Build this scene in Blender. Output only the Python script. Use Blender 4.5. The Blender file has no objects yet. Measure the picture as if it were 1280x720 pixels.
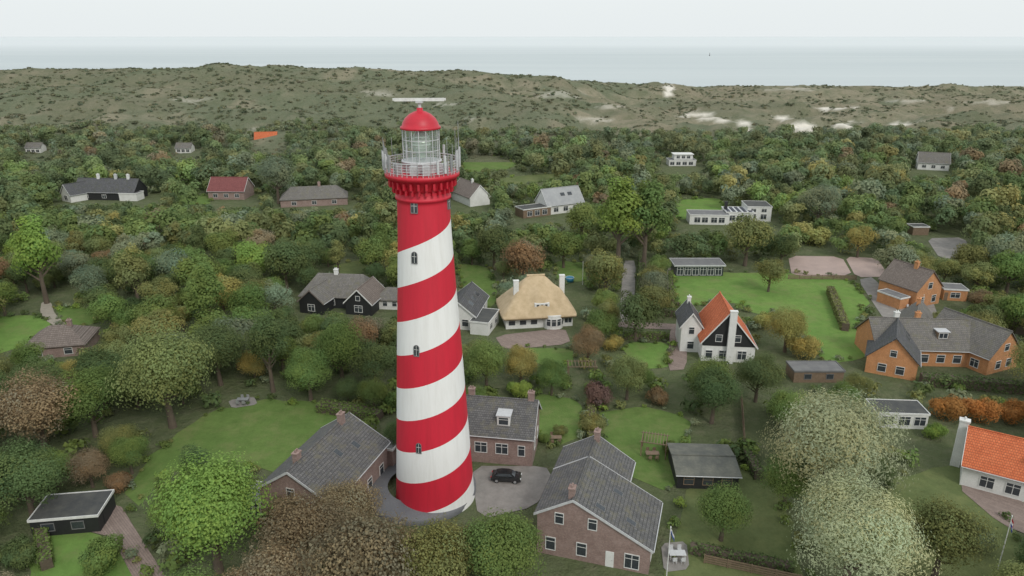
import bpy, bmesh, math, random
import numpy as np
from mathutils import Vector, Matrix
R=math.radians
random.seed(7); rng=np.random.default_rng(7)
S=bpy.context.scene; COL=S.collection
CH=59.5; PIT=math.atan(315/900); CP=math.cos(PIT); SP=math.sin(PIT)
def g(px,py,z=0.0):
    a=(px-640)/900; b=(360-py)/900
    dz=-SP+b*CP; t=(CH-z)/-dz
    return Vector((a*t,(CP+b*SP)*t,z))
def proj(x,y,z):
    d=y*CP+(CH-z)*SP; u=y*SP-(CH-z)*CP
    return 640+900*x/d, 360-900*u/d
def depth(p): return p.y*CP+(CH-p.z)*SP
# ------------------------------------------------------------ helpers
def link(o,parent=None):
    COL.objects.link(o)
    if parent: o.parent=parent
    return o
def obj(name,mesh,mat=None,parent=None,loc=(0,0,0),rz=0,label=None):
    if isinstance(mesh,bmesh.types.BMesh):
        me=bpy.data.meshes.new(name); mesh.normal_update(); mesh.to_mesh(me); mesh.free(); mesh=me
    if mat and not mesh.materials: mesh.materials.append(mat)
    o=bpy.data.objects.new(name,mesh); link(o,parent); o.location=loc; o.rotation_euler=(0,0,rz)
    if label: o['label']=label
    return o
def thing(name,label,cat,loc,rz=0,group=None):
    o=bpy.data.objects.new(name,None); COL.objects.link(o); o.location=loc; o.rotation_euler=(0,0,rz)
    o.empty_display_size=.5
    return tag(o,label,cat,group)
def tag(o,label,cat,group=None,kind=None):
    o['label']=label; o['category']=cat
    if group: o['group']=group
    if kind: o['kind']=kind
    return o
def box(bm,x0,x1,y0,y1,z0,z1,M=None):
    r=[bm.verts.new(Vector(p) if M is None else M@Vector(p)) for p in
       [(x0,y0,z0),(x1,y0,z0),(x1,y1,z0),(x0,y1,z0),(x0,y0,z1),(x1,y0,z1),(x1,y1,z1),(x0,y1,z1)]]
    for f in [(0,3,2,1),(4,5,6,7),(0,1,5,4),(1,2,6,5),(2,3,7,6),(3,0,4,7)]: bm.faces.new([r[i] for i in f])
def tube(bm,p,q,r0,r1=None,n=8,cap=True):
    p=Vector(p);q=Vector(q); r1=r0 if r1 is None else r1
    d=(q-p).normalized(); a=d.orthogonal().normalized(); b=d.cross(a)
    A=[];B=[]
    for i in range(n):
        t=2*math.pi*i/n; v=a*math.cos(t)+b*math.sin(t)
        A.append(bm.verts.new(p+v*r0)); B.append(bm.verts.new(q+v*r1))
    for i in range(n):
        j=(i+1)%n; bm.faces.new((A[i],A[j],B[j],B[i]))
    if cap: bm.faces.new(A[::-1]); bm.faces.new(B)
def lathe(bm,prof,n=64,smooth=True,close=True):
    rings=[]
    for r,z in prof:
        if r<1e-5: rings.append([bm.verts.new((0,0,z))])
        else: rings.append([bm.verts.new((r*math.cos(2*math.pi*i/n),r*math.sin(2*math.pi*i/n),z)) for i in range(n)])
    for A,B in zip(rings,rings[1:]):
        for i in range(n):
            j=(i+1)%n
            if len(A)==1 and len(B)==1: continue
            if len(A)==1: f=bm.faces.new((A[0],B[j],B[i]))
            elif len(B)==1: f=bm.faces.new((A[i],A[j],B[0]))
            else: f=bm.faces.new((A[i],A[j],B[j],B[i]))
            f.smooth=smooth
def poly(bm,pts):
    return bm.faces.new([bm.verts.new(p) for p in pts])
# ------------------------------------------------------------ materials
def newmat(name):
    m=bpy.data.materials.new(name); m.use_nodes=True; nt=m.node_tree
    return m,nt,nt.nodes['Principled BSDF']
def N(nt,t,**k):
    n=nt.nodes.new(t)
    for a,b in k.items(): setattr(n,a,b)
    return n
def mixc(nt,f,a,b,bt='MIX'):
    n=N(nt,'ShaderNodeMix',data_type='RGBA',blend_type=bt)
    for s,v in ((0,f),(6,a),(7,b)):
        if isinstance(v,(int,float)): n.inputs[s].default_value=v
        elif isinstance(v,tuple): n.inputs[s].default_value=(*v[:3],1)
        else: nt.links.new(v,n.inputs[s])
    return n.outputs[2]
def noise(nt,scale,detail=5,vec=None,rough=.6):
    n=N(nt,'ShaderNodeTexNoise'); n.inputs['Scale'].default_value=scale; n.inputs['Detail'].default_value=detail; n.inputs['Roughness'].default_value=rough
    if vec is not None: nt.links.new(vec,n.inputs['Vector'])
    return n.outputs['Fac']
def ramp(nt,fac,stops):
    n=N(nt,'ShaderNodeValToRGB'); nt.links.new(fac,n.inputs[0])
    e=n.color_ramp.elements
    while len(e)<len(stops): e.new(.5)
    for i,(p,c) in enumerate(stops):
        e[i].position=p; e[i].color=(*c,1) if isinstance(c,tuple) else (c,c,c,1)
    return n.outputs[0]
def mth(nt,op,a,b_=None):
    n=N(nt,'ShaderNodeMath',operation=op)
    for i_,q_ in enumerate((a,b_)):
        if q_ is None: continue
        if isinstance(q_,(int,float)): n.inputs[i_].default_value=q_
        else: nt.links.new(q_,n.inputs[i_])
    return n.outputs[0]
def objc(nt): return N(nt,'ShaderNodeTexCoord').outputs['Object']
def bump(nt,b,h,dist=.05,st=.5):
    n=N(nt,'ShaderNodeBump'); n.inputs['Distance'].default_value=dist; n.inputs['Strength'].default_value=st
    nt.links.new(h,n.inputs['Height']); nt.links.new(n.outputs[0],b.inputs['Normal'])
def nmat(name,c1,c2,scale=1.5,rough=.8,fine=12,metal=0,bmp=.02):
    m,nt,b=newmat(name); v=objc(nt)
    f=noise(nt,scale,6,v); f=ramp(nt,f,[(.35,0.),(.65,1.)])
    c=mixc(nt,f,c1,c2); f2=noise(nt,fine,3,v); c=mixc(nt,ramp(nt,f2,[(.3,.0),(.7,.35)]),c,tuple(x*.55 for x in c1))
    nt.links.new(c,b.inputs['Base Color']); b.inputs['Roughness'].default_value=rough; b.inputs['Metallic'].default_value=metal
    bump(nt,b,f2,bmp)
    return m
def brickmat(name,c1,c2,mortar,bw=.22,bh=.07,roof=False,moss=None,scl=1.0):
    m,nt,b=newmat(name); v=objc(nt)
    sx=N(nt,'ShaderNodeSeparateXYZ'); nt.links.new(v,sx.inputs[0]); cb=N(nt,'ShaderNodeCombineXYZ')
    if roof: nt.links.new(sx.outputs[0],cb.inputs[0])
    else: nt.links.new(mth(nt,'ADD',sx.outputs[0],sx.outputs[1]),cb.inputs[0])
    nt.links.new(sx.outputs[2],cb.inputs[1])
    t=N(nt,'ShaderNodeTexBrick'); nt.links.new(cb.outputs[0],t.inputs['Vector'])
    t.inputs['Scale'].default_value=1; t.inputs['Brick Width'].default_value=bw; t.inputs['Row Height'].default_value=bh
    t.inputs['Mortar Size'].default_value=min(bw,bh)*.1
    t.inputs['Color1'].default_value=(*c1,1); t.inputs['Color2'].default_value=(*c2,1); t.inputs['Mortar'].default_value=(*mortar,1)
    c=t.outputs['Color']
    f=noise(nt,.9,6,v); c=mixc(nt,ramp(nt,f,[(.35,0.),(.7,.45)]),c,tuple(x*.6 for x in c1))
    f3=noise(nt,5,4,v); c=mixc(nt,ramp(nt,f3,[(.5,0.),(.8,.4)]),c,tuple(min(1,x*1.6) for x in c2))
    if moss:
        f2=noise(nt,.7,8,v,.75); c=mixc(nt,ramp(nt,f2,[(.5,0.),(.66,.75)]),c,moss)
    nt.links.new(c,b.inputs['Base Color']); b.inputs['Roughness'].default_value=.85
    bump(nt,b,t.outputs['Fac'],-.03,.6)
    return m
def plain(name,c,rough=.5,metal=0):
    return nmat(name,c,tuple(x*.82 for x in c),2.5,rough,20,metal,.003)
M={}
M['slate']=brickmat('slate_roof',(.1,.1,.103),(.16,.157,.155),(.045,.045,.045),.35,.22,True,(.15,.14,.095))
M['dslate']=brickmat('dark_roof',(.08,.083,.09),(.13,.13,.135),(.035,.035,.04),.35,.25,True,(.07,.075,.05))
M['gtile']=brickmat('grey_tile',(.15,.14,.13),(.21,.195,.175),(.08,.08,.08),.35,.25,True,(.15,.14,.09))
M['otile']=brickmat('orange_tile',(.56,.13,.045),(.66,.19,.075),(.25,.06,.03),.3,.25,True)
M['rtile']=brickmat('red_tile',(.2,.06,.06),(.26,.09,.085),(.1,.03,.03),.3,.25,True)
M['btile']=brickmat('brown_tile',(.17,.14,.125),(.24,.2,.175),(.08,.06,.05),.3,.25,True)
M['thatch']=nmat('thatch',(.58,.45,.29),(.46,.35,.21),.8,.95,9,0,.08)
M['brick']=brickmat('old_brick',(.27,.175,.15),(.36,.26,.23),(.33,.3,.28))
M['obrick']=brickmat('orange_brick',(.58,.25,.1),(.66,.32,.14),(.4,.28,.2))
M['white']=nmat('white_render',(.78,.78,.76),(.68,.68,.65),.7,.7,6)
M['black']=plain('black_timber',(.025,.026,.028),.6)
M['wood']=nmat('timber',(.24,.17,.115),(.17,.12,.08),2,.7,20)
M['glass'],nt,b=newmat('glass'); b.inputs['Roughness'].default_value=.12
f=noise(nt,3,2,objc(nt)); nt.links.new(mixc(nt,f,(.02,.025,.03),(.07,.08,.09)),b.inputs['Base Color'])
M['trim']=plain('white_trim',(.8,.8,.78),.45)
M['solar']=brickmat('solar',(.02,.028,.05),(.03,.035,.06),(.2,.2,.2),1.0,1.2,True)
M['felt']=nmat('roof_felt',(.15,.15,.155),(.21,.21,.205),.5,.9,8)
M['metal_roof']=nmat('metal_roof',(.3,.31,.32),(.38,.39,.39),.5,.6,8)
M['dfelt']=nmat('dark_felt',(.055,.058,.06),(.1,.1,.09),.6,.85,8)
M['moss_felt']=nmat('mossy_sheet',(.1,.105,.095),(.17,.17,.14),.5,.9,3)
M['red']=nmat('red_paint',(.6,.018,.04),(.5,.016,.034),.5,.45,7)
M['steel']=plain('galvanised',(.42,.43,.44),.45,.4)
M['lgrey']=plain('pale_grey_paint',(.62,.63,.64),.5)
M['stone']=nmat('paving_stone',(.3,.28,.26),(.22,.205,.19),.7,.9,6)
M['apron']=nmat('apron',(.13,.135,.15),(.17,.175,.185),.4,.7,5)
M['paver']=brickmat('pavers',(.24,.18,.155),(.3,.23,.2),(.17,.14,.12),.4,.4)
M['gravel']=nmat('gravel',(.38,.34,.28),(.3,.27,.22),.6,.95,9)
M['pink']=nmat('pink_court',(.46,.35,.31),(.39,.3,.27),.25,.9,5)
M['bark']=nmat('bark',(.14,.11,.08),(.09,.07,.055),3,.95,12)
def grassmat(name,c1,c2):
    m,nt,b=newmat(name); v=objc(nt)
    c=mixc(nt,ramp(nt,noise(nt,.08,6,v),[(.38,0.),(.62,1.)]),c1,c2)
    c=mixc(nt,ramp(nt,noise(nt,.5,9,v,.78),[(.4,0.),(.68,.6)]),c,tuple(x*.62 for x in c1))
    c=mixc(nt,ramp(nt,noise(nt,.2,8,v,.72),[(.48,0.),(.68,.65)]),c,(.19,.205,.085))
    nt.links.new(c,b.inputs['Base Color']); b.inputs['Roughness'].default_value=.95
    b.inputs['Specular IOR Level'].default_value=.1
    bump(nt,b,noise(nt,3,5,v),.15,.6); return m
M['grass']=grassmat('grass',(.115,.185,.05),(.14,.21,.06))
M['grassb']=grassmat('bright_grass',(.14,.245,.06),(.17,.275,.07))
M['grassd']=grassmat('rough_grass',(.12,.155,.06),(.15,.175,.075))
m,nt,b=newmat('foliage')
at=N(nt,'ShaderNodeAttribute',attribute_name='Col'); oi=N(nt,'ShaderNodeObjectInfo')
c=mixc(nt,1.0,at.outputs['Color'],oi.outputs['Color'],'MULTIPLY')
nt.links.new(c,b.inputs['Base Color']); b.inputs['Roughness'].default_value=.85; b.inputs['Specular IOR Level'].default_value=.08
tr=N(nt,'ShaderNodeBsdfTranslucent'); nt.links.new(c,tr.inputs['Color'])
ms=N(nt,'ShaderNodeMixShader'); ms.inputs[0].default_value=.4
nt.links.new(b.outputs[0],ms.inputs[1]); nt.links.new(tr.outputs[0],ms.inputs[2])
nt.links.new(ms.outputs[0],nt.nodes['Material Output'].inputs['Surface']); M['leaf']=m
# ------------------------------------------------------------ terrain
def vn(x,y,s):
    ix=np.floor(x).astype(np.int64); iy=np.floor(y).astype(np.int64); fx=x-ix; fy=y-iy
    fx=fx*fx*(3-2*fx); fy=fy*fy*(3-2*fy)
    def h(a,b):
        v=(a*374761393+b*668265263+s*974634777)&0xffffffff
        v=((v^(v>>13))*1274126177)&0xffffffff
        return ((v^(v>>16))&0xffff)/65535.
    return (h(ix,iy)*(1-fx)+h(ix+1,iy)*fx)*(1-fy)+(h(ix,iy+1)*(1-fx)+h(ix+1,iy+1)*fx)*fy
def fbm(x,y,s,o=4):
    r=0;a=.5
    for i in range(o): r=r+a*vn(x*2**i,y*2**i,s+i); a*=.5
    return r/(1-.5**o)
def sm(a,b,x):
    t=np.clip((x-a)/(b-a),0,1); return t*t*(3-2*t)
SKX=[-400,0,90,180,350,440,520,600,680,700,720,745,800,840,870,900,1000,1280,1700]
SKY=[92,90,87,86,84,86,89,93,96,98,103,103,106,108,111,108,109,110,110]
def TH(x,y):
    x=np.asarray(x,float); y=np.asarray(y,float)
    px=640+900*x/(0.944*np.maximum(y,50)+12)
    ys=np.interp(px,SKX,SKY); Dr=640+190*sm(690,790,px)
    ang=PIT-np.arctan((360-ys)/900); zr=CH-Dr*np.tan(ang)
    y0=350; t=np.clip((y-y0)/(Dr-y0),0,1)
    base=zr*(t*t*(3-2*t))
    env=sm(360,450,y)*(1-.75*sm(-60,10,y-Dr))
    rg=1-np.abs(fbm(x/55,y/38,57,3)*2-1)*1.6
    n=(fbm(x/80,y/70,3)-.5)*15+rg*5-1.5+(fbm(x/22,y/18,9,3)-.5)*10+(fbm(x/9,y/9,19,2)-.5)*3
    h=base+env*n
    h=np.where(y>Dr,zr*(1-sm(0,130,y-Dr))-3*sm(0,150,y-Dr)+env*n*(1-sm(0,90,y-Dr)),h)
    return h*sm(345,380,y)
def th1(x,y): return float(TH(np.array([x]),np.array([y]))[0])
xs=np.arange(-1400,1401,5.0); yy=np.concatenate([np.arange(-200,340,20.),np.arange(340,1100,4.)])
X,Y=np.meshgrid(xs,yy); Z=TH(X,Y)
nx=len(xs); ny=len(yy)
me=bpy.data.meshes.new('ground')
me.vertices.add(nx*ny); me.vertices.foreach_set('co',np.stack([X,Y,Z],-1).astype(np.float32).ravel())
i=np.arange(nx*ny).reshape(ny,nx); q=np.stack([i[:-1,:-1],i[:-1,1:],i[1:,1:],i[1:,:-1]],-1).reshape(-1,4)
def setfaces(me,q):
    n=len(q); me.loops.add(n*4); me.loops.foreach_set('vertex_index',q.ravel().astype(np.int32))
    me.polygons.add(n); me.polygons.foreach_set('loop_start',np.arange(0,n*4,4,dtype=np.int32))
    me.update(calc_edges=True)
setfaces(me,q)
me.polygons.foreach_set('use_smooth',np.ones(len(q),bool))
D=np.maximum(Y*CP+(CH-Z)*SP,1); PX=640+900*X/D; PY=360-900*(Y*SP-(CH-Z)*CP)/D
n1=fbm(X/45,Y/45,31); n2=fbm(X/14,Y/14,41); n3=fbm(X/90,Y/60,91)
def L3(a,b,f): return a[None,None,:]*(1-f[...,None])+b[None,None,:]*f[...,None]
floor_=np.array([.12,.145,.07]); dg=np.array([.15,.17,.11]); tan=np.array([.27,.245,.175]); brn=np.array([.205,.18,.125]); sand=np.array([.74,.7,.62])
f=sm(.46,.68,n1*.5+n2*.5+.16*sm(560,800,PX)-.05)
dune=L3(dg,tan,f); fb=sm(.45,.6,n3)*.4; dune=dune*(1-fb[...,None])+brn*fb[...,None]
c=floor_*(1-sm(330,420,Y)[...,None])+dune*sm(330,420,Y)[...,None]
wob=(fbm(X/26,Y/26,61)-.5)*2.6
sm_=np.zeros_like(X)
SAND=[(835,117,6,8),(883,144,22,4.5),(928,152,4,4),(933,160,4,10),(936,170,4,6),(1008,160,19,5),(1060,156,16,3.5),(1127,155,15,3),(905,151,8,2),(322,163,22,3),(700,118,26,5),(975,148,12,2),(995,112,30,2),(1190,135,14,2),(590,150,14,2),(1030,166,12,2),(1240,128,20,2),(760,133,14,2),(650,140,20,2),(740,150,16,2),(1130,126,26,1.6),(1040,136,22,1.6),(560,130,22,2),(470,118,18,2),(240,125,24,2)]
for (a,b_,rx,ry) in SAND:
    d=np.sqrt(((PX-a)/rx)**2+((PY-b_)/ry)**2)+wob*(1.0 if rx>5 else .2)
    sm_=np.maximum(sm_,(1-sm(.6,1.25,d))*(1. if rx<23 and 800<a<1135 and b_>115 else .4))
sm_*=(Y>300)
c=c*(1-sm_[...,None])+sand*sm_[...,None]
beach=(sm(5,60,Y-(640+190*sm(690,790,PX))))[...,None]
c=c*(1-beach)+np.array([.42,.39,.32])*beach
ca=me.color_attributes.new('Col','FLOAT_COLOR','POINT')
ca.data.foreach_set('color',np.concatenate([c,1-np.clip(sm_*1.3,0,1)[...,None]],-1).astype(np.float32).ravel())
gm,nt,b=newmat('ground'); v=objc(nt)
at=N(nt,'ShaderNodeAttribute',attribute_name='Col')
c=mixc(nt,mth(nt,'MULTIPLY',ramp(nt,noise(nt,.09,9,v,.78),[(.45,0.),(.6,.65)]),at.outputs['Alpha']),at.outputs['Color'],(.12,.138,.08))
c=mixc(nt,mth(nt,'MULTIPLY',ramp(nt,noise(nt,.35,7,v,.75),[(.48,0.),(.66,.4)]),at.outputs['Alpha']),c,(.23,.215,.145))
nt.links.new(c,b.inputs['Base Color']); b.inputs['Roughness'].default_value=1; b.inputs['Specular IOR Level'].default_value=.1
bump(nt,b,noise(nt,.2,7,v,.7),2.0,1)
o=obj('ground',me,gm); o['kind']='structure'
# sea
bm=bmesh.new(); poly(bm,[(-60000,640,-1.2),(60000,640,-1.2),(60000,70000,-1.2),(-60000,70000,-1.2)])
wm,nt,b=newmat('sea_water'); v=objc(nt); sx=N(nt,'ShaderNodeSeparateXYZ'); nt.links.new(v,sx.inputs[0])
mp=N(nt,'ShaderNodeMapping'); mp.inputs['Scale'].default_value=(.0004,.003,1); nt.links.new(v,mp.inputs['Vector'])
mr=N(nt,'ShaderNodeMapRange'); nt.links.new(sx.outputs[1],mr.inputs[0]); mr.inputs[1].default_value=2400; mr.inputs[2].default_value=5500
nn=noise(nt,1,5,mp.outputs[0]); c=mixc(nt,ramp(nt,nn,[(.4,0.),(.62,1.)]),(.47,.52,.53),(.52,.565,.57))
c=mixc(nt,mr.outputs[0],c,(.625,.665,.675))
nt.links.new(c,b.inputs['Base Color']); b.inputs['Roughness'].default_value=.6; b.inputs['Specular IOR Level'].default_value=.15
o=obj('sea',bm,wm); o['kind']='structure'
# ------------------------------------------------------------ flat ground sheets
POLY_EX=[]
EDGE=[]
sr=random.Random(5)
def sheet(name,pts,mat,z,wob=0):
    P=[g(*p,0) for p in pts]
    Q=[]
    for a,b2 in zip(P,P[1:]+P[:1]): Q+= [a*.85+b2*.15,a*.15+b2*.85]
    P=Q
    if wob:
        Q=[]
        for a,b2 in zip(P,P[1:]+P[:1]):
            n=max(1,int((b2-a).length/2.0))
            for k in range(n):
                p=a.lerp(b2,k/n); Q.append(p+Vector((sr.uniform(-wob,wob),sr.uniform(-wob,wob),0))); EDGE.append((p.x,p.y))
        P=Q
    bm=bmesh.new(); poly(bm,[(p.x,p.y,z) for p in P])
    bmesh.ops.triangulate(bm,faces=bm.faces[:])
    o=obj(name,bm,mat); o['kind']='structure'
    POLY_EX.append(pts)
lawns=[([(158,612),(175,585),(215,545),(265,515),(330,498),(400,505),(450,515),(430,545),(395,570),(350,590),(300,585),(240,580),(200,600),(172,640)],'grass'),
([(-30,400),(40,392),(66,402),(52,425),(-30,452)],'grassb'),([(66,382),(118,386),(126,404),(80,412)],'grass'),
([(842,340),(1000,342),(1058,348),(1088,375),(1072,400),(1084,448),(1030,455),(1010,420),(985,396),(940,392),(925,378),(845,384)],'grassb'),
([(780,428),(836,428),(835,462),(785,458)],'grassb'),([(645,434),(720,436),(715,460),(675,456)],'grass'),
([(745,515),(800,508),(862,520),(858,590),(832,615),(790,598),(748,575)],'grass'),([(668,490),(728,500),(735,545),(695,560),(670,540)],'grass'),
([(40,668),(110,660),(160,690),(190,740),(40,740)],'grassb'),([(842,250),(900,247),(908,262),(870,274),(845,274)],'grassb'),
([(575,196),(625,196),(648,206),(630,213),(580,216)],'grass'),([(862,606),(960,575),(985,640),(1010,750),(825,750),(850,640)],'grassd'),
([(570,328),(615,335),(622,375),(600,400),(585,380)],'grass'),([(1240,430),(1300,430),(1300,462),(1255,458)],'grassb'),
([(222,243),(266,245),(262,256),(225,256)],'grass'),([(690,326),(732,328),(735,350),(700,356)],'grass'),([(1100,600),(1210,575),(1290,700),(1290,740),(1130,740)],'grassd'),
([(420,330),(455,325),(460,340),(425,345)],'grassd'),([(610,225),(655,219),(720,216),(690,226),(640,232)],'grassd')]
for p,mname in lawns: sheet('lawn',p,M[mname],.04,.5)
for nm,p,mt,z in [('driveway',[(112,642),(150,630),(168,660),(222,745),(178,745),(140,672),(108,664)],'paver',.08),
 ('courtyard',[(588,583),(682,583),(692,600),(668,634),(598,650)],'stone',.08),
 ('driveway',[(618,420),(706,410),(714,430),(630,438)],'paver',.08),
 ('path',[(779,326),(795,326),(792,400),(774,404)],'stone',.08),('path',[(772,402),(860,406),(860,413),(772,410)],'paver',.085),
 ('driveway',[(838,408),(860,408),(858,462),(834,464)],'paver',.09),
 ('court',[(985,320),(1052,321),(1066,345),(990,346)],'pink',.08),('court',[(1056,321),(1096,323),(1112,346),(1070,347)],'pink',.08),
 ('parking_area',[(1158,298),(1205,297),(1218,322),(1175,324)],'stone',.08),
 ('patio',[(1072,350),(1092,346),(1128,398),(1108,404)],'stone',.09),
 ('patio',[(1195,608),(1240,602),(1310,650),(1310,680),(1250,655)],'paver',.09),
 ('path',[(52,378),(64,378),(68,392),(86,408),(76,413),(56,400),(50,390)],'gravel',.09),
 ('patio',[(1120,378),(1165,374),(1172,394),(1130,402)],'stone',.09),
 ('patio',[(826,680),(858,677),(862,712),(830,716)],'stone',.09),
 ('path',[(834,335),(842,335),(842,368),(834,368)],'gravel',.09),
 ('patio',[(285,501),(318,496),(322,506),(290,511)],'stone',.09)]:
    sheet(nm,p,M[mt],z)
# ------------------------------------------------------------ buildings
WC={}
def window(root,M4,w,h,frame='trim',name='window'):
    k=(round(w,2),round(h,2),frame)
    if k not in WC:
        bm=bmesh.new(); t=.09
        box(bm,-w/2-t,w/2+t,-.07,.03,-h/2-t,-h/2); box(bm,-w/2-t,w/2+t,-.07,.03,h/2,h/2+t)
        box(bm,-w/2-t,-w/2,-.068,.028,-h/2,h/2); box(bm,w/2,w/2+t,-.068,.028,-h/2,h/2)
        nm=max(1,round(w/1.0))
        for i_ in range(1,nm): 
            x=-w/2+w*i_/nm; box(bm,x-.035,x+.035,-.06,.02,-h/2,h/2)
        if h>1: box(bm,-w/2,w/2,-.055,.015,h*.18,h*.18+.06)
        a=bpy.data.meshes.new('window'); bm.to_mesh(a); bm.free(); a.materials.append(M[frame])
        bm=bmesh.new(); box(bm,-w/2,w/2,-.025,.01,-h/2,h/2); p=bpy.data.meshes.new('pane'); bm.to_mesh(p); bm.free(); p.materials.append(M['glass'])
        WC[k]=(a,p)
    a,p=WC[k]; o=bpy.data.objects.new(name,a); link(o,root); o.matrix_local=M4
    q=bpy.data.objects.new('pane',p); link(q,o); return o
def side(Bm,s,L,yf,yb,u,z):
    if s=='F': T=Matrix.Translation((u,-yf,z))
    elif s=='B': T=Matrix.Translation((u,yb,z))@Matrix.Rotation(math.pi,4,'Z')
    elif s=='R': T=Matrix.Translation((L/2,u,z))@Matrix.Rotation(math.pi/2,4,'Z')
    else: T=Matrix.Translation((-L/2,u,z))@Matrix.Rotation(-math.pi/2,4,'Z')
    return Bm@T
def prism(bm,A,B):
    bm.faces.new(A); bm.faces.new(B[::-1]); n=len(A)
    for i_ in range(n): j=(i_+1)%n; bm.faces.new((A[j],A[i_],B[i_],B[j]))
def blk(root,x,y,rot,L,wf,wb,zf,zb,zr,wall,roof,hip=0,wins=(),doors=(),chim=(),trim=None,ov=.4,gx=.3,dorm=(),sky=(),gable=None,fr='trim'):
    """gable / hipped block, ridge along local X at y=0"""
    Bm=Matrix.Translation((x,y,0))@Matrix.Rotation(rot,4,'Z')
    af=wf-ov; ab=wb-ov
    sf=(zr-zf)/wf; sb=(zr-zb)/wb
    ef=zf+sf*ov-.12; eb=zb+sb*ov-.12
    bm=bmesh.new()
    if hip: box(bm,-L/2,L/2,-af,ab,0,min(ef,eb))
    else:
        pr=[(-af,0),(ab,0),(ab,eb),(0,zr-.14),(-af,ef)]
        prism(bm,[bm.verts.new((-L/2,p,z)) for p,z in pr],[bm.verts.new((L/2,p,z)) for p,z in pr])
    bmesh.ops.recalc_face_normals(bm,faces=bm.faces)
    w=obj('wall',bm,M[wall],root); w.matrix_local=Bm
    bm=bmesh.new(); l=L/2+gx; t=.2
    if hip:
        h=hip
        b0=[(-l,-wf,zf),(l,-wf,zf),(l,wb,zb),(-l,wb,zb)]; V=[bm.verts.new(p) for p in b0]; Vd=[bm.verts.new((p[0],p[1],p[2]-t)) for p in b0]
        r0=bm.verts.new((-l+h,0,zr)); r1=bm.verts.new((l-h,0,zr))
        bm.faces.new((V[0],V[1],r1,r0)); bm.faces.new((V[2],V[3],r0,r1)); bm.faces.new((V[1],V[2],r1)); bm.faces.new((V[3],V[0],r0)); bm.faces.new(Vd[::-1])
        for i_ in range(4): j=(i_+1)%4; bm.faces.new((Vd[i_],Vd[j],V[j],V[i_]))
    else:
        pr=[(-wf,zf),(0,zr),(wb,zb),(wb,zb-t),(0,zr-t),(-wf,zf-t)]
        A=[bm.verts.new((-l,p,z)) for p,z in pr]; B=[bm.verts.new((l,p,z)) for p,z in pr]
        for i_ in range(6): j=(i_+1)%6; bm.faces.new((A[i_],A[j],B[j],B[i_]))
        for V in (A,B): bm.faces.new((V[0],V[1],V[4],V[5])); bm.faces.new((V[1],V[2],V[3],V[4]))
    bmesh.ops.recalc_face_normals(bm,faces=bm.faces)
    rf=obj('roof',bm,M[roof],root); rf.matrix_local=Bm
    if not hip:
        bm=bmesh.new(); tube(bm,(-l-.02,0,zr+.02),(l+.02,0,zr+.02),.13,n=6); obj('ridge_tiles',bm,M[roof],rf)
        if trim:
            for s in(-1,1):
                bm=bmesh.new()
                P=[(-wf,zf+.05),(0,zr+.05),(wb,zb+.05),(wb,zb-.3),(0,zr-.3),(-wf,zf-.3)]
                A=[bm.verts.new((s*(l+.003),p,z)) for p,z in P]; B=[bm.verts.new((s*(l+.06),p,z)) for p,z in P]
                for V in (A,B): bm.faces.new((V[0],V[1],V[4],V[5])); bm.faces.new((V[1],V[2],V[3],V[4]))
                for i_ in range(6): j=(i_+1)%6; bm.faces.new((A[i_],A[j],B[j],B[i_]))
                bmesh.ops.recalc_face_normals(bm,faces=bm.faces); obj('verge_board',bm,M[trim],rf)
        bm=bmesh.new()
        tube(bm,(-l,-wf-.07,zf-.1),(l,-wf-.07,zf-.1),.07,n=6); obj('gutter',bm,M['lgrey'],rf)
    if gable:
        for s in(-1,1):
            bm=bmesh.new(); zc=min(ef,eb)-.3
            pts=[(-af,zc),(ab,zc),(ab,eb-.02),(0,zr-.2),(-af,ef-.02)]
            prism(bm,[bm.verts.new((s*(L/2+.004),p,z)) for p,z in pts],[bm.verts.new((s*(L/2+.05),p,z)) for p,z in pts])
            bmesh.ops.recalc_face_normals(bm,faces=bm.faces); o=obj('gable_cladding',bm,M[gable],root); o.matrix_local=Bm
    Lw=L+(.1 if gable else 0)
    for (s,u,z,ww,hh) in wins: window(root,side(Bm,s,Lw+.02,af+.01,ab+.01,u,z),ww,hh,fr)
    for (s,u,ww,hh,mt) in doors:
        bm=bmesh.new(); box(bm,-ww/2,ww/2,-.05,.02,0.02,hh); d=obj('door',bm,M[mt],root); d.matrix_local=side(Bm,s,Lw,af,ab,u,0)
        bm=bmesh.new(); tube(bm,(ww*.35,-.1,1.05),(ww*.35-.14,-.1,1.05),.02,n=6); obj('handle',bm,M['steel'],d)
    def rz(yv): return zr+(sf*yv if yv<0 else -sb*yv)
    for (cx,cy,cz,cw,mt) in chim:
        bm=bmesh.new(); box(bm,-cw/2,cw/2,-.35,.35,rz(cy)-1.2,cz); box(bm,-cw/2-.08,cw/2+.08,-.43,.43,cz,cz+.15)
        for k in(-.2,.2): tube(bm,(k*cw,0,cz+.15),(k*cw,0,cz+.5),.13,.11,8)
        obj('chimney',bm,M[mt],rf,(cx,cy,0))
    for (u,yv,ww) in sky:
        a=math.atan(sf) if yv<0 else -math.atan(sb)
        T=Bm@Matrix.Translation((u,yv,rz(yv)+.06))@Matrix.Rotation(a,4,'X')
        bm=bmesh.new(); box(bm,-ww/2-.08,ww/2+.08,-.68,.68,-.05,.03); o=obj('roof_window',bm,M['felt'],root); o.matrix_local=T
        bm=bmesh.new(); box(bm,-ww/2,ww/2,-.6,.6,.032,.05); obj('pane',bm,M['glass'],o)
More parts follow.
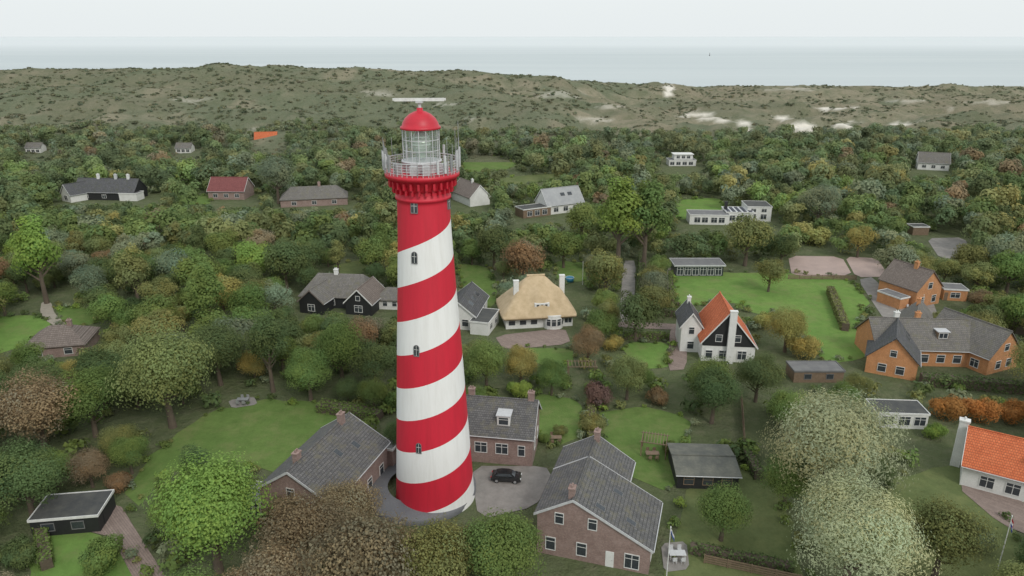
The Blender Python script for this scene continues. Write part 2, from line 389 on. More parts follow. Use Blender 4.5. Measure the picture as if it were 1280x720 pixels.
    for (u,yv,ww,hh,mt) in dorm:
        zb_=rz(yv)-.05; back=min(-.3,-(zr-(zb_+hh+.1))/sf)
        bm=bmesh.new(); box(bm,u-ww/2,u+ww/2,yv,back+.3,zb_-.3,zb_+hh); d=obj('dormer',bm,M[mt],root); d.matrix_local=Bm
        bm=bmesh.new(); box(bm,u-ww/2-.15,u+ww/2+.15,yv-.2,back+.5,zb_+hh,zb_+hh+.14); obj('dormer_roof',bm,M['lgrey'],d)
        window(root,Bm@Matrix.Translation((u,yv-.01,zb_+hh/2)),ww-.5,hh-.45)
    return Bm
def flat(root,x,y,rot,L,W,h,wall='white',roof='felt',wins=(),doors=(),solar=0,trim='trim',ov=.15,fr='trim'):
    Bm=Matrix.Translation((x,y,0))@Matrix.Rotation(rot,4,'Z')
    bm=bmesh.new(); box(bm,-L/2,L/2,-W/2,W/2,0,h-.003); o=obj('wall',bm,M[wall],root); o.matrix_local=Bm
    bm=bmesh.new(); box(bm,-L/2-ov+.1,L/2+ov-.1,-W/2-ov+.1,W/2+ov-.1,h,h+.14); r_=obj('roof',bm,M[roof],root); r_.matrix_local=Bm
    bm=bmesh.new(); a=L/2+ov; c_=W/2+ov
    box(bm,-a,a,-c_,-c_+.1,h-.1,h+.25); box(bm,-a,a,c_-.1,c_,h-.1,h+.25); box(bm,-a,-a+.1,-c_+.1,c_-.1,h-.1,h+.25); box(bm,a-.1,a,-c_+.1,c_-.1,h-.1,h+.25)
    obj('roof_edge',bm,M[trim],r_)
    for (s,u,z,ww,hh) in wins: window(root,side(Bm,s,L+.02,W/2+.01,W/2+.01,u,z),ww,hh,fr)
    for (s,u,ww,hh,mt) in doors:
        bm=bmesh.new(); box(bm,-ww/2,ww/2,-.05,.02,0.02,hh); d=obj('door',bm,M[mt],root); d.matrix_local=side(Bm,s,L,W/2,W/2,u,0)
    for k in range(solar):
        xx=-L/2+.9+k*(L-1.8)/max(1,solar-1)
        bm=bmesh.new(); box(bm,-.5,.5,-W/2+.4,W/2-.4,h+.2,h+.26); o=obj('solar_panel',bm,M['solar'],r_,(xx,0,0))
    return Bm
HX=[]; FOOT=[]
def H(name,label,cat,px,py,rot,bb,rad=7,group=None):
    z=0
    for _ in range(4): p=g(px,py,z); z=th1(p.x,p.y) if p.y>345 else 0
    p=g(px,py,z); r_=thing(name,label,cat,(p.x,p.y,z-(.3 if z else 0)),rot,group)
    far_=p.y>200; e=3 if far_ else 0
    HX.append((bb[0]-e,bb[1]-e,bb[2]+e,bb[3]+e,p.y,0 if far_ else .1)); FOOT.append((p.x,p.y,rad)); return r_
def row(s,us,z,w,h): return [(s,u,z,w,h) for u in us]
p=thing('keepers_house','slate roofed brick house left of the lighthouse foot, ridge running away','house',(-25.6,84,0),R(73)); HX.append((345,515,497,612,84,.1)); FOOT.append((-24,84,8))
blk(p,0,0,0,15,6.2,5.0,4.9,5.2,8.6,'brick','slate',wins=row('F',(-5,-1.5,2,5.5),1.7,1.1,1.5)+[('L',-2.5,1.7,1,1.5),('L',2.5,1.7,1,1.5),('L',0,5.3,1,1.3)],chim=[(5.2,-.2,9.8,1.0,'brick'),(-5,.3,9.6,1.,'brick')],trim='lgrey',sky=[(0,-2.6,.8),(3.2,-3.4,.8)],doors=[('F',.3,1,2.2,'wood')])
flat(p,8.9,-4.2,0,2.4,4.6,3.6,'brick','felt')
flat(p,-5.6,6.3,0,3.4,3.0,2.9,'glass','metal_roof',wins=[('L',-.7,1.5,1.1,2),('L',.7,1.5,1.1,2),('B',-.8,1.5,1.2,2),('B',.8,1.5,1.2,2)])
p=thing('keepers_house','slate roofed brick house with wide catslide roof right of the lighthouse foot','house',(9.3,78.2,0),R(73)); HX.append((668,548,830,735,78,.1)); FOOT.append((12,77,9))
blk(p,-2.7,0,0,9.4,9.6,4.7,3.5,5.7,8.5,'brick','slate',gx=.15,wins=[('L',-2.4,5.5,.95,1.4),('L',1.6,5.5,.95,1.4),('L',-1.2,1.7,1.1,1.7),('L',2.6,1.7,1.1,1.7),('L',-7.2,1.4,1.6,1.9),('F',-2.6,1.5,1.2,1.3),('F',1.6,1.5,1.2,1.3)],chim=[(-3.9,.3,9.5,.9,'brick')],sky=[(1.4,-4.4,.7),(-2.4,-6.6,.7),(-3.2,-3.0,.7)],trim='lgrey',doors=[('L',-4.6,1.0,2.2,'white')])
blk(p,4.9,0,0,5.4,5.3,4.7,5.2,5.7,8.48,'brick','slate',gx=.14,wins=row('F',(0,),2,1.2,1.5),chim=[(1.8,-.2,9.6,1.,'brick')],trim='lgrey')
p=H('brick_house','brick house with grey slate roof and white dormer just behind the lighthouse','house',626,560,R(-9),(583,494,672,588),7)
blk(p,0,0,0,10.8,4.7,4.4,4.7,4.9,8.6,'brick','slate',wins=[('F',-2.2,2.6,1.7,1.6),('F',.9,2.6,1.7,1.6),('F',3.8,2.5,.9,1.6),('R',-1.7,2.4,1,1.5),('R',1.5,2.4,1,1.5),('R',0,5.7,.9,1.2)],chim=[(4.6,.2,9.7,.9,'brick'),(-4.4,.3,9.6,.9,'brick')],dorm=[(1.0,-3.3,1.9,1.6,'white')],doors=[('F',-4.4,1,2.2,'wood')],trim='lgrey')
flat(p,-6.6,1.6,0,2.6,5,3.1,'brick','felt')
p=H('garden_barn','low garden barn with dark mossy sheet roof in the garden right of centre','barn',877,592,R(-3),(838,538,916,606),5)
blk(p,0,0,0,8.4,4.2,4.2,2.4,2.4,3.0,'black','moss_felt',wins=row('F',(-2.6,0,2.6),1.3,1.3,1.1),fr='wood')
p=H('garage','flat roofed black garage with white roof edges beside the brick driveway at lower left','garage',95,652,R(8),(48,606,142,665),6)
flat(p,0,0,0,8.0,5.2,2.4,'black','dfelt',wins=row('F',(-2,1.5),1.3,1.4,1.0),doors=[('R',0,2.4,2.0,'black')],fr='felt')
bmz=[]
# thatched villa
p=H('thatched_villa','white villa under a rounded golden thatched roof with two white chimneys','house',669,398,R(8),(614,345,722,424),9)
def thatch(L,W,ze,zr,bulges):
    bm=bmesh.new(); nX,nY=64,52; V={}
    for a in range(nX+1):
        for c_ in range(nY+1):
            x=-L/2+L*a/nX; y=-W/2+W*c_/nY
            k=1-.05*(abs(2*x/L)**6)*(abs(2*y/W)**6)
            dy=(W/2-abs(y))/(W/2); dx=(L/2-abs(x))/(W/2*.95)
            d=-math.log(math.exp(-12*dx)+math.exp(-12*dy))/12
            d=max(0,min(d,1)); z=ze+(zr-ze)*d-.18*max(0,d-.85)
            for (bx,by,br,bh) in bulges: z+=bh*math.exp(-((x-bx)**2+(y-by)**2*.7)/br**2)*min(1,max(0,d)*5)
            V[a,c_]=bm.verts.new((x*k,y*k,z))
    for a in range(nX):
        for c_ in range(nY): bm.faces.new((V[a,c_],V[a+1,c_],V[a+1,c_+1],V[a,c_+1])).smooth=True
    bmesh.ops.extrude_face_region(bm,geom=bm.faces[:])
    for v_ in V.values(): v_.co.z-=.45
    bmesh.ops.recalc_face_normals(bm,faces=bm.faces); return bm
obj('roof',thatch(16.5,13.4,2.9,10.4,[(.5,-4.3,1.9,1.5),(5.0,-3.0,1.8,1.2)]),M['thatch'],p)
bm=bmesh.new(); box(bm,-7.3,7.3,-5.4,5.4,0,3.2); obj('wall',bm,M['white'],p)
bm=bmesh.new(); tube(bm,(3,-5,0),(3,-5,3.1),2.2,n=20); obj('bay_wall',bm,M['white'],p)
bm=bmesh.new(); tube(bm,(-2.0,0,10.15),(2.0,0,10.15),.28,n=8); obj('ridge_cap',bm,M['thatch'],p)
for (x_,z_) in((-4.6,0),(6.0,0)):
    bm=bmesh.new(); box(bm,-.55,.55,-.4,.4,4,9.6); box(bm,-.62,.62,-.47,.47,9.6,9.8); obj('chimney',bm,M['white'],p,(x_,-1.8 if x_<0 else .6,0))
for s_,u,z_,w_,h_ in row('F',(-6,-3.6,-1.2),1.6,1.4,1.5)+[('F',6.3,1.6,1.5,1.5)]: window(p,Matrix.Translation((u,-5.41,z_)),w_,h_)
for a_ in(-125,-95,-65,-35): window(p,Matrix.Translation((3+2.21*math.cos(R(a_)),-5+2.21*math.sin(R(a_)),1.6))@Matrix.Rotation(R(a_+90),4,'Z'),.9,1.5)
bm=bmesh.new(); box(bm,-1.1,2.1,-5.5,-3,4.1,5.6); d=obj('dormer',bm,M['white'],p)
for u in(-.4,.5,1.4): window(p,Matrix.Translation((u,-5.51,4.95)),.55,.8)
p=H('garage','dark flat roofed garage with glazed side left of the thatched villa','garage',606,410,R(75),(592,386,626,424),4)
flat(p,0,0,0,8,4,2.8,'white','dfelt',wins=row('F',(-2,1.5),1.5,1.5,1.2))
p=H('tiled_house','black gabled house with bright orange tiled roof and tall white chimney','house',900,437,R(84),(852,362,938,450),7)
blk(p,0,0,0,11.5,5.8,5.0,3.2,3.8,10.2,'white','otile',trim='trim',gable='black',wins=[('L',-3,1.5,1.6,1.7),('L',.4,1.5,1.8,1.7),('L',3.2,1.5,1.2,1.6),('L',1.6,4.9,1.1,1.3),('L',-1.9,4.9,1.1,1.3)])
bm=bmesh.new(); box(bm,-.35,.35,-.65,.65,0,10.6); box(bm,-.42,.42,-.72,.72,10.6,10.8); obj('chimney',bm,M['white'],p,(-6.3,-.6,0))
blk(p,2.2,6.2,0,8,2.4,2.4,5.2,5.2,8.4,'white','dslate',trim='trim',wins=[('L',0,4.6,1,1.4),('L',0,1.5,1.2,1.5)],chim=[(2.5,0,9.3,.7,'white')])
p=H('brick_villa','long orange brick villa with intersecting dark grey gable roofs at right','house',1145,444,R(-4),(1074,374,1256,474),12)
blk(p,0,0,0,20,5.4,5.4,3.4,3.4,7.8,'obrick','gtile',wins=row('F',(-1,2,5),1.6,1.4,1.5),chim=[(-1,.3,8.8,.9,'obrick'),(-5,.3,8.8,.9,'white')],dorm=[(2.5,-3.4,2,1.4,'wood')])
blk(p,-6.8,-4.6,R(66),12,4.6,4.6,3.2,3.2,7.8,'obrick','dslate',wins=[('L',-1.5,1.5,1.3,1.5),('L',1.5,1.5,1.3,1.5),('L',0,4.6,1,1.2),('F',-1,1.5,1.5,1.5)],sky=[(0,-2.0,1.2),(2.3,-2.0,1.2)])
blk(p,9.6,-.6,R(-62),13,4.8,4.8,3.4,3.4,8.2,'obrick','gtile',wins=[('R',-1.5,1.6,1.3,1.5),('R',1.5,1.6,1.3,1.5),('R',0,4.9,1.2,1.3),('F',0,1.5,1.5,1.5),('F',4,1.5,1.5,1.5)])
blk(p,3.0,8.4,R(62),10,3.8,3.8,3.2,3.2,7.2,'obrick','gtile',chim=[(2,.2,8.2,.8,'obrick')])
p=H('brick_house','orange brick house with grey and red tiled gable behind the long villa','house',1134,374,R(115),(1104,314,1168,380),6)
blk(p,0,0,0,10,4.6,4.6,4.2,4.2,8.6,'obrick','btile',wins=[('L',-2,1.6,1.3,1.6),('L',2,1.6,1.3,1.6),('L',0,5,1.3,1.4),('F',-2,1.6,1.5,1.5),('F',2,1.6,1.5,1.5),('B',-2,1.6,1.5,1.5)],chim=[(-1,.3,9.6,.9,'obrick')],sky=[(1,-2.4,1.1),(-1.4,-2.4,1.1)])
blk(p,4.8,-4.4,0,5,2.8,3.2,4,4,6.8,'obrick','rtile')
flat(p,-1,6.6,0,6,3,2.6,'obrick','felt')
p=H('shed','small timber shed with flat grey roof right of the orange brick house','shed',1188,372,R(-10),(1172,345,1204,376),4)
flat(p,0,0,0,5.2,4.5,2.7,'obrick','felt',wins=[('F',0,1.4,2,1.2)],doors=[('F',-2,.8,2,'wood')])
p=H('tiled_house','white house with orange tiled roof and white chimney at the right edge','house',1262,604,R(-32),(1195,532,1300,640),9)
blk(p,1,0,0,14,4.6,5,3.2,3.2,7.2,'white','otile',wins=row('F',(-4,-1,2),1.5,1.6,1.6)+[('L',-1.5,1.5,1.3,1.5),('L',1.5,4.4,1,1.2)],trim='trim',dorm=[(1.5,-3.0,2.6,1.3,'white')])
bm=bmesh.new(); box(bm,-.6,.6,-.45,.45,0,7.4); box(bm,-.7,.7,-.55,.55,7.4,7.6); tube(bm,(0,0,7.6),(0,0,8),.15,n=8); obj('chimney',bm,M['white'],p,(-6.75,1.1,0))
p=H('garden_studio','low garden studio with blue grey roof and white front above the pale trees','shed',1118,527,R(-4),(1080,500,1158,536),5)
flat(p,0,0,0,8,4.4,2.6,'white','dfelt',wins=row('F',(-2.2,.4,2.8),1.4,1.7,1.5))
p=H('pavilion','long glazed pavilion with flat grey roof at the head of the big lawn','pavilion',876,341,R(0),(842,314,908,344),7)
flat(p,-1.2,0,0,12.5,5.6,2.9,'glass','felt',wins=row('F',(-5,-3,-1,1,3,5),1.4,1.5,2.1),trim='lgrey',ov=.5)
p=H('garden_shed','low brown shed with flat grey roof below the big lawn','shed',1017,472,R(0),(990,455,1046,478),5)
flat(p,0,0,0,9,4,2.2,'wood','felt',wins=row('F',(-2,2),1.2,1.2,.9),trim='felt',fr='felt')
p=H('country_house','low country house with several grey brown gables left of the lighthouse','house',437,379,R(-6),(374,332,500,390),10)
blk(p,-2,1,0,17,5,5,2.8,2.8,7.0,'black','gtile',hip=3.4,wins=row('F',(-4,-1,5),1.5,1.5,1.3),chim=[(-1,0,7.9,.9,'white')])
blk(p,-5.5,-3.2,R(80),9,3.4,3.4,2.8,2.8,5.8,'black','gtile',wins=[('L',0,1.5,1.6,1.5)],trim='btile')
blk(p,5.0,-2.8,R(84),9,3.5,3.5,2.8,2.8,6.2,'black','btile',wins=[('L',0,1.5,1.8,1.5),('L',0,4,.9,1)],trim='trim')
blk(p,10.5,-.5,0,6,3,3,2.4,2.4,4.6,'white','gtile',hip=2.2,wins=row('F',(-1,1.2),1.4,1,1.1))
p=H('solar_house','white house with solar panelled roof directly right behind the lighthouse','house',582,398,R(80),(566,348,604,420),7)
blk(p,0,0,0,13,4,4,3.2,3.2,6.4,'white','dslate',wins=row('L',(-1.5,1.5),1.6,1.3,1.5)+row('F',(-3,0,3),1.6,1.3,1.4),trim='trim',sky=[(-3,-2,1.6),(0,-2,1.6),(3,-2,1.6)])
p=H('bungalow','brown hip roofed bungalow among trees at the left edge','house',80,436,R(12),(46,403,116,430),5)
blk(p,0,0,0,11,4.6,4.6,2.4,2.4,5.2,'brick','btile',hip=4,wins=row('F',(-3,2.4),1.2,1.4,1.2),chim=[(2,0,6,.8,'brick')])
def far(name,label,px,py,rot,bb,L,W,e,r_,wall,roof,hip=0,extra=None,**k):
    p=H(name,label,'house',px,py,R(rot),bb,max(L,W)*.45)
    blk(p,0,0,0,L,W/2,W/2,e,e,r_,wall,roof,hip=hip,wins=row('F',[-L*.3,0,L*.3],e*.5,1.6,1.3),**k)
    if extra: extra(p)
    return p
far('far_house','wide dark roofed house with white gables at far left',140,247,-4,(82,218,194,248),24,10,3,7.6,'black','dslate',extra=lambda p:(blk(p,-10,-3.5,R(60),11,3.8,3.8,2.8,2.8,6.6,'white','dslate',trim='trim',wins=[('L',0,1.5,2.4,1.6)]),flat(p,10,-3,0,7,5,2.8,'white','felt')),chim=[(-4,0,9,1,'white'),(3,0,9,1,'lgrey'),(8,0,9,1,'white')])
far('far_house','small dark red roofed house with white windows left of the lighthouse',290,246,-2,(264,220,316,250),14,11,3.2,7.8,'brick','rtile',trim='trim')
far('far_house','pale grey roofed low house behind trees left of the lighthouse',394,254,12,(350,234,438,254),24,11,2.8,6.6,'brick','gtile',hip=4,chim=[(2,0,7.8,1,'brick')])
far('far_house','tiny house with bright orange roof at the foot of the dunes',334,182,10,(318,166,350,186),12,9,3.4,8.0,'brick','otile')
far('far_house','tiny white cottage at the far left edge of the wood',46,191,0,(36,181,56,194),8,6,3.4,5.8,'white','gtile')
far('far_house','house with purplish grey roof peeking out right of the gallery',588,252,120,(566,224,606,258),16,9,3.2,7.8,'white','btile',trim='trim',chim=[(-2,0,8.8,.9,'white')])
p=H('far_house','barn like house with pale grey metal gable roof and glazed wing','house',690,264,R(28),(650,232,726,272),9)
blk(p,3,0,0,15,4.8,4.8,3.2,3.2,8.4,'white','metal_roof',trim='trim',wins=row('F',(-4,0,4),1.6,1.8,1.6),sky=[(0,-2,1.6),(3,-2,1.6)])
flat(p,-9,-2,0,11,6,3,'wood','dfelt',wins=row('F',(-3,0,3),1.5,1.8,1.7))
p=H('beach_lodge','small white two storey lodge at the edge of the dunes','house',851,206,R(0),(832,188,872,210),8)
flat(p,0,0,0,13,7,3.0,'white','felt',wins=row('F',(-5,-2,1,4),1.6,2,1.5))
bm=bmesh.new(); box(bm,-4,5,-2.5,3,3.2,5.6); box(bm,-4.4,5.4,-2.9,3.4,5.6,5.85); obj('upper_storey',bm,M['white'],p)
for u in(-2.5,0,2.5): window(p,Matrix.Translation((u+.4,-2.51,4.5)),1.5,1.3)
p=H('modern_villa','white flat roofed modern villa with glass walls beside the far lawn','house',912,276,R(-4),(854,244,966,282),14)
flat(p,-8,-2.5,0,13,7,3.2,'white','felt',wins=row('F',(-4,-1.5,1.5,4),1.6,1.9,1.7)); flat(p,2.5,1,0,9,8,3.6,'white','lgrey',wins=row('F',(-2.5,0,2.5),1.7,1.9,1.8),solar=5)
flat(p,9.5,4,0,8,9,5.0,'white','dfelt',wins=row('F',(-2,1.5),1.7,1.9,1.7)+row('F',(-2,1.5),3.9,1.6,1.1))
bm=bmesh.new(); box(bm,-.5,.5,-.4,.4,3,6.5); obj('chimney',bm,M['black'],p,(-1.5,1,0))
far('far_house','grey roofed house with a white gable far right below the dunes',1164,211,-20,(1144,192,1184,213),13,9,3.4,7.8,'white','gtile',trim='trim')
far('far_house','small pale cottage half hidden in scrub at the foot of the left dunes',232,190,0,(222,181,244,193),8,6,2.8,5.2,'white','gtile')
p=H('boat_shed','low dark shed beside the paved area at far right','shed',1146,292,R(0),(1138,280,1156,295),4); flat(p,0,0,0,5,4,2.6,'wood','dfelt')
# ------------------------------------------------------------ lighthouse
TX,TY=-10.5,84.0
LH=thing('lighthouse','tall round lighthouse spirally banded in red and white with red lantern dome','lighthouse',(TX,TY,0))
FOOT.append((TX,TY,8.5))
shaft,nt,b=newmat('spiral_paint'); v=objc(nt); sx=N(nt,'ShaderNodeSeparateXYZ'); nt.links.new(v,sx.inputs[0])
th=mth(nt,'MULTIPLY',mth(nt,'ARCTAN2',sx.outputs[1],sx.outputs[0]),-1/(2*math.pi))
ph=mth(nt,'ADD',mth(nt,'ADD',mth(nt,'MULTIPLY',sx.outputs[2],1/8.9),th),.483+.14)
isr=mth(nt,'MAXIMUM',mth(nt,'LESS_THAN',mth(nt,'FRACT',ph),.5),mth(nt,'GREATER_THAN',ph,5.0))
isr=mth(nt,'MAXIMUM',isr,mth(nt,'GREATER_THAN',sx.outputs[2],40.0))
mp=N(nt,'ShaderNodeMapping'); mp.inputs['Scale'].default_value=(1.4,1.4,.12); nt.links.new(v,mp.inputs['Vector'])
st=noise(nt,1,6,mp.outputs[0],.7)
cw=mixc(nt,ramp(nt,st,[(.45,0.),(.8,.6)]),(.82,.82,.81),(.64,.63,.6)); cr=mixc(nt,ramp(nt,st,[(.4,0.),(.8,.8)]),(.6,.02,.045),(.46,.018,.036))
nt.links.new(mixc(nt,isr,cw,cr),b.inputs['Base Color']); b.inputs['Roughness'].default_value=.55
bump(nt,b,noise(nt,2,4,v),.02)
bm=bmesh.new()
prof=[(5.42,0),(5.36,.5)]+[(float(np.interp(z_,[0,3,12.5,22,30,37,41],[5.36,5.18,4.64,4.12,3.62,3.24,3.1])),float(z_)) for z_ in np.linspace(1,41,41)]
prof+=[(3.1,41.4),(3.3,41.5),(3.3,41.8),(3.14,41.9),(3.14,42.6)]
lathe(bm,prof,96); obj('shaft',bm,shaft,LH)
bm=bmesh.new(); lathe(bm,[(3.14,42.6),(3.4,42.75),(3.4,43.0),(3.9,43.9),(4.35,44.1),(4.35,44.55),(4.2,44.6),(2.2,44.62)],96); obj('gallery_cornice',bm,M['red'],LH)
for i_ in range(28):
    bm=bmesh.new(); a=2*math.pi*i_/28; T=Matrix.Rotation(a,4,'Z'); box(bm,3.1,3.62,-.13,.13,42.3,43.1,T); box(bm,3.3,4.0,-.13,.13,43.0,43.75,T); obj('corbel',bm,M['red'],LH)
def ring(bm,r,z,t,n=48):
    for i_ in range(n):
        a=2*math.pi*i_/n; c_=2*math.pi*(i_+1)/n
        tube(bm,(r*math.cos(a),r*math.sin(a),z),(r*math.cos(c_),r*math.sin(c_),z),t,n=5,cap=False)
bm=bmesh.new()
for z_ in(44.85,45.15,45.45,45.75): ring(bm,4.3,z_,.035)
ring(bm,4.3,46.05,.06)
for i_ in range(44):
    a=2*math.pi*i_/44; tube(bm,(4.3*math.cos(a),4.3*math.sin(a),44.55),(4.3*math.cos(a),4.3*math.sin(a),46.05),.035,n=5)
obj('railing',bm,M['lgrey'],LH)
bm=bmesh.new(); lathe(bm,[(2.25,44.62),(2.25,45.7),(2.35,45.75),(2.35,45.9),(2.0,45.92),(0,45.93)],32); obj('lantern_base',bm,M['lgrey'],LH)
bm=bmesh.new(); lathe(bm,[(2.08,45.9),(2.08,49.5)],16,smooth=False)
gl,gnt,gb=newmat('lantern_glass'); gb.inputs['Base Color'].default_value=(.42,.5,.46,1); gb.inputs['Roughness'].default_value=.12; gb.inputs['Alpha'].default_value=.22
obj('lantern_glass',bm,gl,LH)
bm=bmesh.new()
for i_ in range(16):
    a=2*math.pi*i_/16; c_=2*math.pi*(i_+1)/16; tube(bm,(2.12*math.cos(a),2.12*math.sin(a),45.9),(2.12*math.cos(a),2.12*math.sin(a),49.5),.05,n=5)
for z_ in(47.1,48.3,49.5): ring(bm,2.12,z_,.045,16)
obj('lantern_frame',bm,M['lgrey'],LH)
lm,lnt,lb=newmat('lens_glass'); lb.inputs['Base Color'].default_value=(.5,.58,.5,1); lb.inputs['Roughness'].default_value=.15; lb.inputs['Metallic'].default_value=.3
bm=bmesh.new(); lathe(bm,[(0,46.1),(.5,46.2),(.5,46.6)]+[(.78+.3*math.sin(math.pi*k/12)+(.05 if k%2 else 0),46.8+k*.17) for k in range(13)]+[(.5,49.1),(0,49.2)],24,smooth=False); obj('lens',bm,lm,LH)
bm=bmesh.new(); lathe(bm,[(2.22,49.45),(2.32,49.5),(2.32,49.72),(2.14,49.8),(2.02,50.2),(1.75,50.65),(1.25,51.1),(.7,51.38),(.35,51.48),(.35,51.8),(0,51.85)],48); obj('dome',bm,M['red'],LH)
bm=bmesh.new(); tube(bm,(0,0,51.8),(0,0,52.55),.2,n=12); box(bm,-.4,.4,-.4,.4,52.35,52.6); q=obj('radar_mast',bm,M['lgrey'],LH)
bm=bmesh.new(); box(bm,-3.0,3.0,-.16,.16,52.6,52.85); box(bm,-2.8,2.8,-.24,-.16,52.54,52.9); o=obj('radar_scanner',bm,M['trim'],q,rz=R(3))
for i_,(a,h_,z_) in enumerate([(-172,1.9,45.2),(-160,2.1,45.0),(-148,1.5,45.4),(-138,1.9,45.0),(-60,1.5,44.9),(-48,2.0,44.9),(-36,1.8,45.0),(-20,2.2,45.0),(-8,2.3,45.2),(15,1.9,45.0),(60,2,45.1),(120,2,45.1),(165,2,45.1)]):
    a=R(a); T=Matrix.Rotation(a,4,'Z'); bm=bmesh.new(); box(bm,4.42,4.58,-.13,.13,z_,z_+h_,T); box(bm,4.3,4.42,-.05,.05,z_+.3,z_+h_-.3,T); obj('antenna_panel',bm,M['lgrey'] if i_%3 else M['steel'],LH)
for a,h_ in[(-5,5.2),(-15,3.4),(5,3.2),(178,2.8),(-155,2.6),(-30,2.8),(-70,2.2),(-125,2.2),(-42,3.6),(-166,3.4),(-90,1.8),(30,4),(150,3)]:
    a=R(a); bm=bmesh.new(); tube(bm,(4.35*math.cos(a),4.35*math.sin(a),44.6),(4.35*math.cos(a),4.35*math.sin(a),45.2+h_),.045,.03,6); obj('whip_antenna',bm,M['steel'],LH)
for a in(-100,-145,-75,-30):
    a=R(a); T=Matrix.Rotation(a,4,'Z'); bm=bmesh.new(); box(bm,2.8,3.5,-.4,.4,44.63,45.7,T); obj('equipment_cabinet',bm,M['steel'] if a<-2 else M['lgrey'],LH)
def tower_window(z_,a,w,h,r_):
    sl=math.atan((5.18-3.24)/34); fw=.07
    T=Matrix.Rotation(a,4,'Z')@Matrix.Translation((r_,0,z_))@Matrix.Rotation(-sl,4,'Y')@Matrix.Rotation(math.pi/2,4,'Z')
    bm=bmesh.new(); box(bm,-w/2-fw,w/2+fw,-.12,.05,-h/2-.1,-h/2)
    pts=[(-w/2,-h/2),(w/2,-h/2)]+[(w/2*math.cos(t_),h/2-w/2+w/2*math.sin(t_)) for t_ in np.linspace(0,math.pi,9)]
    out=[(-w/2-fw,-h/2),(w/2+fw,-h/2)]+[((w/2+fw)*math.cos(t_),h/2-w/2+(w/2+fw)*math.sin(t_)) for t_ in np.linspace(0,math.pi,9)]
    for k in range(1,len(pts)):
        j=(k+1)%len(pts)
        P=[out[k],out[j],pts[j],pts[k]]
        A=[bm.verts.new((x_,-.1,y_)) for x_,y_ in P]; B=[bm.verts.new((x_,.1,y_)) for x_,y_ in P]
        bm.faces.new(A[::-1])
        for e in range(4): f_=(e+1)%4; bm.faces.new((A[e],A[f_],B[f_],B[e]))
    bmesh.ops.recalc_face_normals(bm,faces=bm.faces)
    o=obj('window',bm,M['felt'],LH); o.matrix_local=T
    bm=bmesh.new(); A=[bm.verts.new((x_,-.06,y_)) for x_,y_ in pts]; bm.faces.new(A); bmesh.ops.recalc_face_normals(bm,faces=bm.faces); obj('pane',bm,M['glass'],o)
    bm=bmesh.new(); box(bm,-.02,.02,-.085,-.065,-h/2,h/2); box(bm,-w/2,-.02,-.085,-.065,.1,.14); box(bm,.02,w/2,-.085,-.065,.1,.14); obj('glazing_bar',bm,M['trim'],o)
for z_,r_ in((35.0,3.33),(23.4,4.03),(10.2,4.75)): tower_window(z_,R(-106),.6,1.3,r_)
for a in(-103,-13,77,167): tower_window(41.0,R(a),.7,1.3,3.12)
bm=bmesh.new(); lathe(bm,[(7.6,0),(7.6,.75),(7.45,.85),(4.5,1.25)],72); obj('base_apron',bm,M['apron'],LH,(-2.1,.9,0))
# ------------------------------------------------------------ foliage
def leafmesh(name,P,Nn,Sz,C,A=.7):
    n=len(P); r1=rng.normal(size=(n,3)); t=np.cross(Nn,r1); t/=np.linalg.norm(t,axis=1)[:,None]+1e-9; b_=np.cross(Nn,t)
    Sz=Sz[:,None]; A=np.broadcast_to(np.asarray(A,float).reshape(-1,1),(n,1))
    co=np.stack([P-t*Sz,P-b_*Sz*A,P+t*Sz,P+b_*Sz*A],1).reshape(-1,3).astype(np.float32)
    me=bpy.data.meshes.new(name); me.vertices.add(4*n); me.vertices.foreach_set('co',co.ravel()); setfaces(me,np.arange(4*n).reshape(n,4))
    ca=me.color_attributes.new('Col','FLOAT_COLOR','POINT'); cc=np.repeat(np.concatenate([C,np.ones((n,1))],1),4,0).astype(np.float32)
    ca.data.foreach_set('color',cc.ravel()); me.materials.append(M['leaf']); return me
def crown_pts(n,nl,size,shape='round',seed=0,nr=.3,bv=.1):
    r_=np.random.default_rng(seed)
    d=r_.normal(size=(nl,3)); d/=np.linalg.norm(d,axis=1)[:,None]; d[:,2]=np.where(d[:,2]<-.35,-d[:,2],d[:,2])
    rad=r_.uniform(.35,.75,nl)[:,None]; cen=d*rad; lr=r_.uniform(.18,.4,nl)
    if shape=='tall': cen*=np.array([.62,.62,1.25]); lr*=.8
    elif shape=='flat': cen*=np.array([1.05,1.05,.55])
    elif shape=='bush': cen*=np.array([.9,.9,.6])
    else: cen*=np.array([.95,.95,.8])*r_.uniform(.85,1.15,3)
    cen=np.concatenate([cen,[[0,0,-.1]]]); lr=np.append(lr,.55 if shape!='tall' else .38)
    w=lr**2; k=r_.choice(nl+1,n,p=w/w.sum())
    u=r_.normal(size=(n,3)); u/=np.linalg.norm(u,axis=1)[:,None]; u[:,2]=np.where((u[:,2]<-.2)&(r_.random(n)<.55),-u[:,2],u[:,2])
    rr=lr[k]*np.where(r_.random(n)<.12,r_.uniform(1.0,1.28,n),r_.uniform(.72,1.06,n))
    P=cen[k]+u*rr[:,None]
    P+=r_.normal(size=(n,3))*.018
    Nn=u*.7+P/(np.linalg.norm(P,axis=1)[:,None]+1e-6)*.6+np.array([0,0,.15])+r_.normal(size=(n,3))*nr; Nn/=np.linalg.norm(Nn,axis=1)[:,None]
    lb=r_.uniform(.86,1.16,nl+1); hue=r_.uniform(-.1,.1,nl+1)
    br=lb[k]*r_.uniform(1-bv,1+bv,n); C=np.stack([br*(1+hue[k]),br,br*(1-hue[k])],1)
    return P,Nn,size*r_.uniform(.6,1.3,n),C
